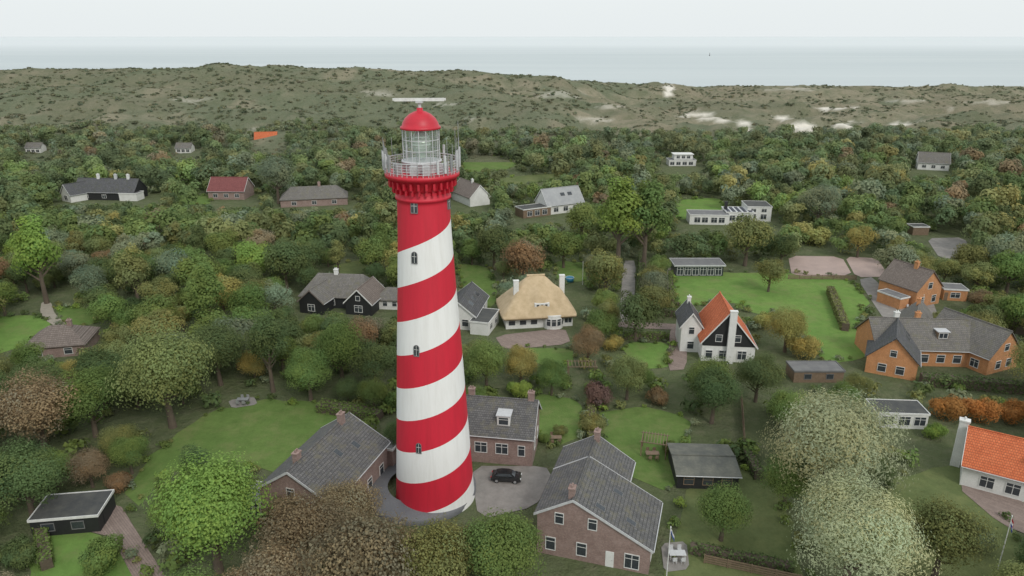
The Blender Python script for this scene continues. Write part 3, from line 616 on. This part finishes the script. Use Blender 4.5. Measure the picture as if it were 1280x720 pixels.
def bare_crown(seed):
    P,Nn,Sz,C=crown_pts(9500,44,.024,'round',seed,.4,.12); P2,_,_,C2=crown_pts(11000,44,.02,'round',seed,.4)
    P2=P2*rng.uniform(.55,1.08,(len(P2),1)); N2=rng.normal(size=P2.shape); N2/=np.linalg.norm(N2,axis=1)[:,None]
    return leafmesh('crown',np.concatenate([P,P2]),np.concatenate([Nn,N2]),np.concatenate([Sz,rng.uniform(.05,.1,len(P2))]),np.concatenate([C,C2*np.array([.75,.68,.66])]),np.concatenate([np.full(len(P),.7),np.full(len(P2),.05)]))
def trunk_mesh(seed,nb=6):
    r_=random.Random(seed); bm=bmesh.new(); tube(bm,(0,0,-.03),(.02,0,.5),.075,.05,9); tube(bm,(.02,0,.5),(0,.03,1.0),.05,.02,8)
    for i_ in range(nb):
        a=r_.uniform(0,6.28); z_=r_.uniform(.35,.7); tube(bm,(.02,0,z_),(.4*math.cos(a),.4*math.sin(a),z_+r_.uniform(.2,.4)),.028,.008,6)
    me=bpy.data.meshes.new('trunk'); bm.to_mesh(me); bm.free(); me.materials.append(M['bark']); return me
NEAR={k:[] for k in('round','tall','pale','bush')}; MID={k:[] for k in NEAR}
for s in range(4): NEAR['round'].append(leafmesh('crown',*crown_pts(22000,46,.021,'round',s)))
for s in range(2): NEAR['tall'].append(leafmesh('crown',*crown_pts(10000,30,.026,'tall',20+s)))
for s in range(2): NEAR['pale'].append(leafmesh('crown',*crown_pts(38000,50,.021,'round',34+s,.22,.06),.38))
for s in range(2): NEAR['bush'].append(leafmesh('crown',*crown_pts(6000,18,.04,'bush',40+s)))
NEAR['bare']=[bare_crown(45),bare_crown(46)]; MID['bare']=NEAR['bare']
for s in range(6): MID['round'].append(leafmesh('crown',*crown_pts(6500,22,.036,'round',50+s)))
for s in range(3): MID['tall'].append(leafmesh('crown',*crown_pts(4500,20,.04,'tall',60+s)))
for s in range(2): MID['pale'].append(leafmesh('crown',*crown_pts(7500,34,.034,'round',70+s,.25,.06),.5))
for s in range(2): MID['bush'].append(leafmesh('crown',*crown_pts(2200,12,.065,'bush',80+s)))
TR=[trunk_mesh(s) for s in range(4)]
CC={'dark green':(.135,.185,.075),'green':(.185,.255,.08),'olive':(.25,.27,.105),'bright green':(.26,.36,.09),'brown':(.33,.27,.17),
    'orange':(.5,.25,.085),'yellow':(.4,.37,.13),'pale silvery green':(.43,.47,.28),'grey green':(.26,.305,.19),'purple brown':(.2,.14,.12),'rusty':(.34,.23,.13)}
def hz(c_,y):  # air haze painted into the foliage colour, stronger with distance
    k=min(1,max(0,(y-130)/330)); haze_col=(.27,.305,.215); return tuple(a*(1-k*.55)+b_*k*.55 for a,b_ in zip(c_,haze_col))
def tree(name,label,cat,p,Rr,zc,kind,colour,group=None,near=True,sx=1):
    t=thing(name,label,cat,(p[0],p[1],p[2] if len(p)>2 else 0),random.uniform(0,6.28),group)
    if kind!='bush':
        o=bpy.data.objects.new('trunk',random.choice(TR)); link(o,t); o.scale=(Rr,Rr,zc)
    me=random.choice((NEAR if near else MID)[kind]); o=bpy.data.objects.new('crown',me); link(o,t); o.location=(0,0,zc)
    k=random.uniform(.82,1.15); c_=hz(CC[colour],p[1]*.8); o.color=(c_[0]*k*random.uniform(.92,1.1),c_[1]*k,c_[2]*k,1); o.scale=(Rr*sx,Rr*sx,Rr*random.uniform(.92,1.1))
    return t
PLACED=[]
T_=[(262,642,178,'round','bright green','large dense green tree in front of the big left lawn'),
(372,668,125,'bare','brown','half bare brown tree beside the large green tree, left of the lighthouse foot'),
(432,640,96,'bare','brown','small brown topped tree just left of the grey lighthouse apron'),
(455,705,170,'bare','brown','broad brown tree at the bottom edge below the lighthouse apron'),
(545,708,130,'bare','olive','olive tree at the bottom edge directly below the lighthouse'),
(628,690,140,'round','green','dark green tree at the bottom edge right of the lighthouse foot'),
(340,735,140,'bare','brown','brownish tree cut by the bottom edge left of centre'),
(1045,562,186,'pale','pale silvery green','huge pale silvery willow, the upper of the two at lower right'),
(1068,672,190,'pale','pale silvery green','huge pale silvery willow cut near the bottom edge at lower right'),
(1178,675,125,'bare','olive','thin half bare tree right of the lower silvery willow'),
(985,600,84,'round','green','green tree tucked against the left side of the silvery willow'),
(990,520,76,'round','green','green tree behind the upper left of the silvery willow'),
(905,640,86,'round','green','small dark green tree standing alone on the lower right grass'),
(893,492,84,'round','dark green','dark green tree below the black and orange house'),
(948,470,72,'round','dark green','dark tree right of the one below the black and orange house'),
(748,496,50,'bush','purple brown','purple brown round shrub between the gardens right of the lighthouse'),
(739,532,42,'bush','olive','olive round shrub below the purple brown shrub'),
(822,497,36,'bush','rusty','small rusty shrub beside the centre garden'),
(690,470,54,'round','green','green tree right of the lighthouse above the brick house chimney'),
(650,488,38,'bush','bright green','bright green shrub beside the brick house roof'),
(608,455,70,'round','green','round green tree just right of the lighthouse shaft'),
(785,470,66,'round','olive','olive tree at the foot of the small square lawn'),
(735,430,54,'round','rusty','rust tinted tree right of the thatched villa driveway'),
(766,430,32,'bush','yellow','yellowish shrub near the garden path'),
(757,338,70,'round','olive','olive tree above and right of the thatched villa'),
(655,325,70,'round','rusty','rust coloured tree above the thatched villa'),
(705,308,56,'round','green','green tree right of the rust coloured tree behind the villa'),
(618,305,68,'round','dark green','dark green tree right of the shaft at mid height'),
(775,268,82,'tall','bright green','tall bright yellow green poplar, left one of the pair'),
(808,272,76,'tall','green','tall green poplar, right one of the pair'),
(728,275,62,'round','green','green tree left of the bright poplars'),
(345,222,66,'pale','grey green','pale grey green round tree left of the lantern gallery'),
(963,342,48,'round','olive','single olive tree at the far side of the big lawn'),
(985,410,66,'round','yellow','yellow autumn tree beside the orange tiled roof'),
(1005,436,50,'bush','yellow','yellow autumn shrub at the near edge of the big lawn'),
(955,402,36,'bush','yellow','yellow shrub touching the right side of the orange roof'),
(1185,512,52,'bush','orange','leftmost orange autumn shrub at right'),
(1226,514,56,'bush','orange','middle orange autumn shrub at right'),
(1266,516,48,'bush','orange','rightmost orange autumn shrub at right'),
(1025,255,66,'pale','grey green','pale green round tree in the far right wood'),
(45,318,74,'tall','bright green','tall bright green tree at the left edge above the left lawn'),
(110,500,104,'round','green','green tree in the wood below the brown bungalow'),
(205,470,145,'round','olive','wide olive tree in the left wood above the lawn'),
(45,515,120,'bare','brown','brown autumn tree near the left edge'),
(30,600,120,'round','dark green','dark green tree at the left edge above the garage'),
(335,435,70,'tall','dark green','slender dark green tree above the big left lawn'),
(425,440,88,'round','green','rounded green tree close left of the shaft'),
(468,455,72,'round','dark green','dark green tree touching the left side of the shaft'),
(270,440,92,'round','dark green','dark green tree right of the wide olive tree'),
(385,465,78,'round','green','green tree at the top right of the big left lawn'),
(22,695,60,'bush','dark green','dark shrub in the bottom left corner'),
(126,697,68,'bush','green','rounded green hedge ball beside the brick driveway'),
(98,656,20,'bush','olive','small olive shrub beside the black garage'),
(150,604,40,'bush','rusty','rusty low shrub at the left end of the big lawn'),
(935,295,78,'round','olive','olive tree above the long pavilion'),
(1265,335,66,'round','green','green tree at the right edge'),
(1075,300,46,'round','yellow','yellowish tree above the pink court'),
(1022,297,40,'bush','yellow','yellow shrub above the left pink court'),
(1168,540,34,'bush','bright green','bright green shrub right of the garden studio'),
(700,540,24,'bush','olive','small olive shrub behind the slate roof ridge'),
(500,500,50,'bush','green','green shrub at the left of the shaft above the slate roof'),
(1215,670,60,'bush','grey green','grey green shrub behind the lower right flag'),
(835,560,26,'bush','green','small green shrub on the centre lawn edge'),
(680,548,22,'bush','green','small green shrub at the corner of the brick house')]
for (px,py,w,kind,colr,lab) in T_:
    hk=.5 if kind=='bush' else (1.4 if kind=='tall' else 1.0)
    Rr=4
    for _ in range(4):
        zc=Rr*hk
        p=g(px,py,zc); Rr=w/2*depth(p)/900
        if kind=='tall': Rr*=1.25
    nm={'bush':'shrub','pale':'willow_tree' if w>90 else 'pale_tree','tall':'poplar_tree','round':'deciduous_tree','bare':'deciduous_tree'}[kind]
    tree(nm,lab,'shrub' if kind=='bush' else 'tree',(p.x,p.y),Rr/1.02,zc,kind,colr,near=p.y<150)
    PLACED.append((p.x,p.y,Rr)); HX.append((px-w*.36,py-w*.36,px+w*.36,py+w*.2,p.y-5,0))
def inpoly(x,y,P):
    c_=False; j=len(P)-1
    for i_ in range(len(P)):
        xi,yi=P[i_];xj,yj=P[j]
        if (yi>y)!=(yj>y) and x<(xj-xi)*(y-yi)/(yj-yi)+xi: c_=not c_
        j=i_
    return c_
PB=[(min(p[0] for p in P),max(p[0] for p in P),min(p[1] for p in P),max(p[1] for p in P),P) for P in POLY_EX]
def clear(x,y,z0,Rr,zc):
    cx,cy=proj(x,y,z0+zc); s=900/(y*CP+(CH-z0-zc)*SP); r_=Rr*s
    pts=[(cx,cy),(cx-r_*.6,cy),(cx+r_*.6,cy),(cx,cy+r_*.6),(cx,cy-r_*.55),proj(x,y,z0)]
    for (a,b_,c_,d,P) in PB:
        if a-r_<cx<b_+r_ and c_-r_*1.5<cy<d+r_:
            if any(inpoly(u,v_,P) for u,v_ in pts): return False
    for (a,b_,c_,d,yh,k) in HX:
        if y<yh+3 and cx+r_*.9>a and cx-r_*.9<c_ and cy+r_*.85>b_+(d-b_)*k and cy-r_*.9<d-(d-b_)*k: return False
    for (fx,fy,fr) in FOOT:
        if (x-fx)**2+(y-fy)**2<(fr+Rr*.5)**2: return False
    if y<86 and cx+r_>488 and cx-r_<600 and cy-r_<655: return False
    return True
PA=np.zeros((9000,3)); nP=0
for q in PLACED: PA[nP]=q; nP+=1
cand=[]
rr=random.Random(11)
tries=0; NTR=42000
while tries<NTR:
    tries+=1
    y=math.sqrt(rr.uniform(58**2,480**2)); x=rr.uniform(-.76*y-12,.76*y+12)
    z0=th1(x,y) if y>345 else 0
    fr_=1-(.42 if y<240 else .3)*tries/NTR
    Rr=(rr.uniform(4.2,7.4) if y<300 else rr.uniform(4.6,7.4))*fr_; zc=Rr*rr.uniform(.8,1.15)
    px,py=proj(x,y,z0+zc)
    if px<-70 or px>1350 or py>770: continue
    dens=1
    if py<200: dens=.85*max(0,(py-162)/38)
    if 575<px<860 and py<240: dens*=.35
    if 560<px<1000 and 460<py<700: dens*=.6
    if rr.random()>dens: continue
    d=(PA[:nP,0]-x)**2+(PA[:nP,1]-y)**2
    if (d<(.58*(PA[:nP,2]+Rr))**2).any(): continue
    if not clear(x,y,z0,Rr,zc): continue
    PA[nP]=(x,y,Rr); nP+=1; cand.append((x,y,z0,Rr,zc,px,py))
cand.sort(key=lambda c_:c_[1])
def pick(px,py):
    u=rr.random()
    if py>480: tb=[('dark green',.35),('green',.4),('olive',.2),('brown',.05 if px<480 else 0)]
    elif px<600: tb=[('dark green',.32),('green',.32),('olive',.2),('brown',.03),('grey green',.08),('yellow',.02),('rusty',.015),('bright green',.015)]
    else: tb=[('dark green',.2),('green',.3),('olive',.24),('grey green',.13),('yellow',.05),('rusty',.015),('bright green',.05)]
    s=0
    for n_,w in tb:
        s+=w
        if u<s: return n_
    return 'green'
def region(px,py):
    v_='at the bottom' if py>560 else ('in the middle' if py>330 else 'at the back')
    h_='of the far left wood' if px<230 else ('of the wood left of the lighthouse' if px<510 else ('right of the lighthouse' if px<860 else 'of the right gardens'))
    return v_+' '+h_
NT=300-len([t for t in T_ if t[3]!='bush'])
for (x,y,z0,Rr,zc,px,py) in cand[:NT]:
    colr=pick(px,py); kd=rr.choices(['round','tall','pale'],[.84,.07,.09])[0]
    rg=region(px,py); word={'round':'leafy','tall':'upright','pale':'fine leaved'}[kd]
    tree('deciduous_tree',f'{colr} {word} tree {rg}','tree',(x,y,z0),Rr,zc*(1.4 if kd=='tall' else 1),kd,colr,group=f'{colr} {word} trees {rg}',near=y<120)
def mass(name,items,nq,size,shapes,nproto,label,cat,hz=1.0,nl=12):
    prs=[crown_pts(nq,nl,size,shapes[i_%len(shapes)],200+i_) for i_ in range(nproto)]
    Ps,Ns,Ss,Cs=[],[],[],[]
    for k,(x,y,z,Rr,c_) in enumerate(items):
        P,Nn,Sz,C=prs[k%nproto]; a=rng.uniform(0,6.28); ca_,sa=math.cos(a),math.sin(a); Rm=np.array([[ca_,-sa,0],[sa,ca_,0],[0,0,1]])
        Ps.append((P@Rm.T)*np.array([1,1,hz])*Rr+np.array([x,y,z])); Ns.append(Nn@Rm.T); Ss.append(Sz*Rr); Cs.append(C*np.array(c_)*rng.uniform(.78,1.2))
    o=obj(name,leafmesh(name,np.concatenate(Ps),np.concatenate(Ns),np.concatenate(Ss),np.concatenate(Cs)))
    o.color=(1,1,1,1); tag(o,label,cat,kind='stuff')
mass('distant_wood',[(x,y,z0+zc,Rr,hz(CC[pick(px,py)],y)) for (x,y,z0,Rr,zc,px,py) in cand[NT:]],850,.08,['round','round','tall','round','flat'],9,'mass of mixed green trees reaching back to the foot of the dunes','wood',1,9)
items=[]; t_=0
while t_<9000:
    t_+=1
    y=math.sqrt(rr.uniform(60**2,430**2)); x=rr.uniform(-.76*y-10,.76*y+10); z0=th1(x,y) if y>345 else 0
    Rr=rr.uniform(1.4,3.0)*(1 if y<200 else 1.3)
    d=(PA[:nP,0]-x)**2+(PA[:nP,1]-y)**2
    if (d<(.65*PA[:nP,2])**2).any(): continue
    if not clear(x,y,z0,Rr,Rr*.4): continue
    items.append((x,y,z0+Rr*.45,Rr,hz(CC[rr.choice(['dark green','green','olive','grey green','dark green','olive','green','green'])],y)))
for (x,y) in EDGE:
    if rr.random()<.75:
        Rr=rr.uniform(.5,1.5)
        if any((x-a)**2+(y-b_)**2<(c_)**2 for a,b_,c_ in FOOT): continue
        items.append((x+rr.uniform(-.8,.8),y+rr.uniform(-.8,.8),Rr*.35,Rr,CC[rr.choice(['dark green','green','olive','grey green','bright green','green'])]))
mass('undergrowth',items,130,.14,['bush','flat'],6,'low bushes and undergrowth filling the gaps between the trees','undergrowth',.9,8)
items=[]
n=26000; ys_=np.sqrt(rng.uniform(365**2,850**2,n)); xs_=rng.uniform(-.8,.8,n)*ys_
zs=TH(xs_,ys_); nn_=fbm(xs_/30,ys_/24,77); pxs=640+900*xs_/(.944*ys_+12); fin=fbm(xs_/8,ys_/8,87,2)
for x,y,z,q,px,f2 in zip(xs_,ys_,zs,nn_,pxs,fin):
    thr=.36 if px<700 else .49
    if q*.6+f2*.4<thr or z<.3: continue
    a,b_=proj(x,y,z)
    if any(((a-u)/w)**2+((b_-v_)/h_)**2<1.1 for u,v_,w,h_ in SAND if u>800): continue
    Rr=rr.choice([rr.uniform(.6,1.4),rr.uniform(.9,2.0),rr.uniform(1.6,3.4)]); k=rr.uniform(.85,1.2); c_=rr.choice([(.15,.18,.11),(.17,.19,.12),(.2,.21,.135),(.215,.215,.145),(.18,.2,.13)])
    items.append((x,y,z-Rr*.05,Rr,tuple(v_*k for v_ in c_)))
mass('dune_scrub',items,36,.23,['bush','flat'],8,'dark low scrub dotted over the dunes before the sea','scrub',.6,8)
# ------------------------------------------------------------ hedges
def hedge(label,pts,w,h,colour='green'):
    W=[g(*p,0) for p in pts]; o0=W[0]; t=thing('hedge',label,'hedge',(o0.x,o0.y,0))
    Ps=[];Ns=[]
    bm=bmesh.new()
    for a,b_ in zip(W,W[1:]):
        d=(b_-a); L=d.length; d.normalize(); nrm=Vector((-d.y,d.x,0))
        n=int(L*(w+2*h)*22); u=rng.uniform(0,L,n); s=rng.uniform(0,w+2*h,n)
        off=np.where(s<h,-w/2,np.where(s<h+w,s-h-w/2,w/2)); zz=np.where(s<h,s,np.where(s<h+w,h,s-h-w))
        nv=np.where(s[:,None]<h,-np.array(nrm)[None],np.where(s[:,None]<h+w,np.array([[0,0,1.]]),np.array(nrm)[None]))
        P=np.array(a-o0)[None]+np.array(d)[None]*u[:,None]+np.array(nrm)[None]*off[:,None]; P[:,2]=zz; P+=rng.normal(size=P.shape)*.08
        Ps.append(P); Ns.append(nv+rng.normal(size=P.shape)*.5)
        T=Matrix.Translation(a-o0)@Matrix.Rotation(math.atan2(d.y,d.x),4,'Z'); box(bm,0,L,-w/2+.08,w/2-.08,0,h-.08,T)
    P=np.concatenate(Ps); Nn=np.concatenate(Ns); Nn/=np.linalg.norm(Nn,axis=1)[:,None]
    br=rng.uniform(.7,1.3,len(P)); o=obj('foliage',leafmesh('foliage',P,Nn,rng.uniform(.12,.24,len(P)),np.stack([br]*3,1)),None,t); o.color=(*CC[colour],1)
    obj('stems',bm,M['bark'],t)
for lab,pts,w,h,c_ in [('clipped hedge along the right end of the big bright lawn',[(1037,366),(1056,414)],1.6,1.8,'olive'),
 ('long hedge right of the orange brick villas',[(1212,372),(1276,418)],2.4,2,'olive'),
 ('tall hedge left of the straight garden path',[(802,324),(800,380)],1.5,2.2,'dark green'),
 ('hedge along the bottom of the formal garden',[(795,392),(850,396)],1.6,1.6,'dark green'),
 ('hedge between the small square lawn and the brick path',[(780,424),(836,424)],1.3,1.4,'green'),
 ('hedge above the small square lawn path',[(804,380),(850,384)],1.2,1.2,'green'),
 ('hedge at the far end of the big left lawn',[(400,512),(440,518),(476,524)],2.5,1.5,'green'),
 ('low hedge bordering the left side of the big bright lawn',[(838,345),(840,382)],1,1.6,'green'),
 ('hedge along the lower grass between the barn and the willow',[(926,560),(948,600)],1.4,1.6,'dark green'),
 ('hedge running along the bottom right grass',[(862,690),(990,716)],1.2,1.3,'dark green'),
 ('hedge right of the orange shrubs at the right edge',[(1150,480),(1290,492)],2,2,'dark green'),
 ('hedge at the left edge of the lower left lawn',[(52,665),(60,712)],1.4,1.4,'green'),
 ('hedge between the centre lawns behind the slate roof',[(738,505),(742,580)],1.4,1.2,'olive')]:
    hedge(lab,pts,w,h,c_)
# ------------------------------------------------------------ car
def car(px,py,rot,label,paint):
    p=g(px,py,.08); t=thing('parked_car',label,'car',(p.x,p.y,.085),rot)
    pr=[(-2.1,.35),(-2.12,.75),(-2.0,.98),(-1.75,1.02),(-1.3,1.38),(-.7,1.5),(.3,1.5),(.75,1.36),(1.25,1.02),(1.9,.88),(2.1,.7),(2.12,.35)]
    bm=bmesh.new(); sec=[]
    for yk,s in((-.88,0),(-.72,1),(.72,1),(.88,0)):
        sec.append([bm.verts.new((x,(yk if z<1.03 else (math.copysign(.62,yk) if s else math.copysign(.7,yk))),z if s else min(z,1.0 if z>1.03 else z))) for x,z in pr])
    for A,B in zip(sec,sec[1:]):
        for i_ in range(len(pr)):
            j=(i_+1)%len(pr); bm.faces.new((A[i_],A[j],B[j],B[i_]))
    bm.faces.new(sec[0][::-1]); bm.faces.new(sec[-1]); bmesh.ops.recalc_face_normals(bm,faces=bm.faces)
    obj('body',bm,paint,t)
    for nm,P in (('windscreen',[(.8,-.58,1.36),(1.24,-.66,1.04),(1.24,.66,1.04),(.8,.58,1.36)]),('rear_window',[(-1.32,-.58,1.38),(-1.72,-.66,1.05),(-1.72,.66,1.05),(-1.32,.58,1.38)])):
        bm=bmesh.new(); poly(bm,[(x+(.02 if x>0 else -.02),y,z+.015) for x,y,z in P]); obj(nm,bm,M['glass'],t)
    for s in(-1,1):
        bm=bmesh.new(); poly(bm,[(-1.45,s*.76,1.06),(1.0,s*.76,1.06),(.6,s*.64,1.4),(-1.15,s*.64,1.4)]); obj('side_window',bm,M['glass'],t)
        for x in(-1.3,1.3):
            bm=bmesh.new(); tube(bm,(x,s*.72,.33),(x,s*.91,.33),.33,n=20); w=obj('wheel',bm,M['black'],t)
            bm=bmesh.new(); tube(bm,(x,s*.912,.33),(x,s*.93,.33),.2,n=12); obj('rim',bm,M['steel'],w)
        bm=bmesh.new(); box(bm,2.02,2.13,s*.62-.16,s*.62+.16,.62,.76); obj('headlight',bm,M['trim'],t)
        bm=bmesh.new(); box(bm,-2.14,-2.06,s*.66-.12,s*.66+.12,.72,.9); obj('tail_light',bm,M['red'],t)
cp,cnt,cb_=newmat('black_car_paint'); cb_.inputs['Base Color'].default_value=(.012,.013,.015,1); cb_.inputs['Roughness'].default_value=.25; cb_.inputs['Coat Weight'].default_value=1
car(633,600,R(-6),'black car parked in front of the brick house with the white dormer',cp)
# ------------------------------------------------------------ flagpoles and garden furniture
def flag(px,py,h,label,cols):
    p=g(px,py,0); t=thing('flagpole',label,'flagpole',(p.x,p.y,0))
    bm=bmesh.new(); tube(bm,(0,0,0),(0,0,h),.07,.04,8); tube(bm,(0,0,h),(0,0,h+.15),.09,.05,8); obj('pole',bm,M['trim'],t)
    if cols:
        for k,c_ in enumerate(cols):
            bm=bmesh.new(); n=10
            for i_ in range(n):
                def P(u,v_): return (.06+u*.5,.12*math.sin(u*9+v_)+.1*u,h-.1-v_-u*1.3)
                a,b_=i_/n,(i_+1)/n; poly(bm,[P(a,k*.34),P(b_,k*.34),P(b_,k*.34+.34),P(a,k*.34+.34)])
            bmesh.ops.remove_doubles(bm,verts=bm.verts[:],dist=.001)
            obj('flag_stripe',bm,plain('flag_'+str(k)+label[:3],c_,.8),t)
flag(1247,712,7.5,'white flagpole with a drooping red white and blue flag at lower right',[(.45,.03,.04),(.75,.75,.75),(.03,.06,.3)])
flag(833,722,7,'white flagpole beside the patio of the right slate roofed house',[(.75,.75,.75),(.04,.1,.35)])
flag(728,356,6,'slim white flagpole behind the thatched villa',None)
flag(1150,395,5,'slim white flagpole beside the orange brick villa',None)
def gset(px,py,label,n=4,mt='wood'):
    p=g(px,py,0); t=thing('garden_table',label+' table','table',(p.x,p.y,.1))
    bm=bmesh.new(); box(bm,-1,1,-.5,.5,.7,.75); obj('table_top',bm,M[mt],t)
    for a in(-.85,.85):
        for c_ in(-.4,.4): bm=bmesh.new(); box(bm,a-.04,a+.04,c_-.04,c_+.04,0,.7); obj('leg',bm,M[mt],t)
    for i_ in range(n):
        s=-1 if i_%2 else 1; u=-.5 if i_<2 else .5
        c=thing('garden_chair',f'{label} chair','chair',(p.x+u,p.y+s*.95,.1),0 if s>0 else math.pi,label+' chairs')
        bm=bmesh.new(); box(bm,-.24,.24,-.24,.24,.42,.47); obj('seat',bm,M[mt],c)
        bm=bmesh.new(); box(bm,-.24,.24,.2,.25,.5,.95); obj('backrest',bm,M[mt],c)
        for a in(-.2,.2):
            for e in(-.2,.2): bm=bmesh.new(); box(bm,a-.02,a+.02,e-.02,e+.02,0,.42); obj('leg',bm,M[mt],c)
gset(846,698,'pale patio set beside the right keepers house',4,'lgrey')
gset(815,572,'dark timber garden set on the centre lawn',4,'wood')
gset(694,552,'timber garden set behind the slate roofs',4,'wood')
gset(1140,388,'pale terrace set at the orange brick villa',4,'lgrey')
gset(304,504,'grey set on the small terrace of the big left lawn',4,'steel')
def pergola(px,py,L,W,rot,label):
    p=g(px,py,0); t=thing('pergola',label,'pergola',(p.x,p.y,0),rot)
    for a in(-L/2,L/2):
        for c_ in(-W/2,W/2): bm=bmesh.new(); box(bm,a-.08,a+.08,c_-.08,c_+.08,0,2.4); obj('post',bm,M['wood'],t)
    bm=bmesh.new()
    for i_ in range(9):
        x=-L/2+L*i_/8; box(bm,x-.04,x+.04,-W/2-.3,W/2+.3,2.5,2.62)
    box(bm,-L/2-.3,L/2+.3,-W/2-.06,-W/2+.06,2.4,2.5); box(bm,-L/2-.3,L/2+.3,W/2-.06,W/2+.06,2.4,2.5); obj('beams',bm,M['wood'],t)
pergola(817,566,3.6,2.8,R(-15),'timber pergola over the garden set on the centre lawn')
pergola(727,470,5,2.5,0,'dark timber pergola beneath the thatched villa lawn')
p=g(712,352,0); t=thing('garden_tub','small blue round garden tub behind the thatched villa','tub',(p.x,p.y,.05)); bm=bmesh.new(); lathe(bm,[(0,0),(1.0,0),(1.15,1.1),(1.05,1.12),(.95,1.0),(0,1.0)],20); obj('tub_body',bm,plain('blue_plastic',(.05,.25,.4),.4),t)
bm=bmesh.new(); ring(bm,1.12,1.12,.05,20); obj('rim',bm,M['trim'],t)
def fence(label,pts,h,mt):
    W=[g(*p,0) for p in pts]; t=thing('fence',label,'fence',W[0])
    for a,b_ in zip(W,W[1:]):
        d=b_-a; L=d.length; T=Matrix.Translation(a-W[0])@Matrix.Rotation(math.atan2(d.y,d.x),4,'Z'); bm=bmesh.new()
        for z_ in np.arange(.15,h,.3): box(bm,0,L,-.02,.02,z_,z_+.2,T)
        obj('boards',bm,M[mt],t)
        n=max(1,int(L/2.5))
        for k in range(n+1): bm=bmesh.new(); u=L*k/n; box(bm,u-.06,u+.06,-.07,.07,0,h+.1,T); obj('post',bm,M[mt],t)
fence('grey timber fence along the right edge of the centre gardens',[(926,500),(930,560)],1.7,'wood')
fence('pale timber fence between the pink courts and the big lawn',[(985,349),(1070,350)],1.2,'wood')
fence('timber fence along the bottom right grass',[(880,704),(1000,730)],1.2,'wood')
p=thing('sea_beacon','tiny grey beacon standing in the sea above the dunes','beacon',(640,2450,-1.2))
bm=bmesh.new(); tube(bm,(0,0,0),(0,0,3),2,1.6,10); obj('base',bm,M['felt'],p); bm=bmesh.new(); tube(bm,(0,0,3),(0,0,8),.8,.5,8); box(bm,-1,1,-1,1,7.9,9); obj('tower',bm,M['felt'],p)
# ------------------------------------------------------------ camera, light, world
cam=bpy.data.cameras.new('camera'); co=bpy.data.objects.new('camera',cam); COL.objects.link(co); co.location=(0,0,CH); co.rotation_euler=(math.pi/2-PIT,0,0)
cam.sensor_width=36; cam.lens=900/1280*36; cam.clip_end=120000; cam.clip_start=.5; S.camera=co
az=R(150); el=R(42)
sd=Vector((math.sin(az)*math.cos(el),math.cos(az)*math.cos(el),math.sin(el)))
sl=bpy.data.lights.new('sun','SUN'); sl.energy=1.35; sl.angle=R(16); sl.color=(1,.96,.9); so=bpy.data.objects.new('sun',sl); COL.objects.link(so); so.rotation_euler=sd.to_track_quat('Z','Y').to_euler()
w=bpy.data.worlds.new('World'); S.world=w; w.use_nodes=True; nt=w.node_tree; bg=nt.nodes['Background']
sk=N(nt,'ShaderNodeTexSky',sky_type='NISHITA'); sk.sun_disc=False; sk.sun_elevation=el; sk.sun_rotation=az; sk.dust_density=4; sk.air_density=1.2
nt.links.new(mixc(nt,.87,sk.outputs[0],(7.7,8.15,8.25)),bg.inputs['Color']); bg.inputs['Strength'].default_value=.119
S.view_settings.view_transform='Standard'; S.view_settings.look='None'; S.view_settings.exposure=0
print('TREES',len(cand),'scrub',len(items))
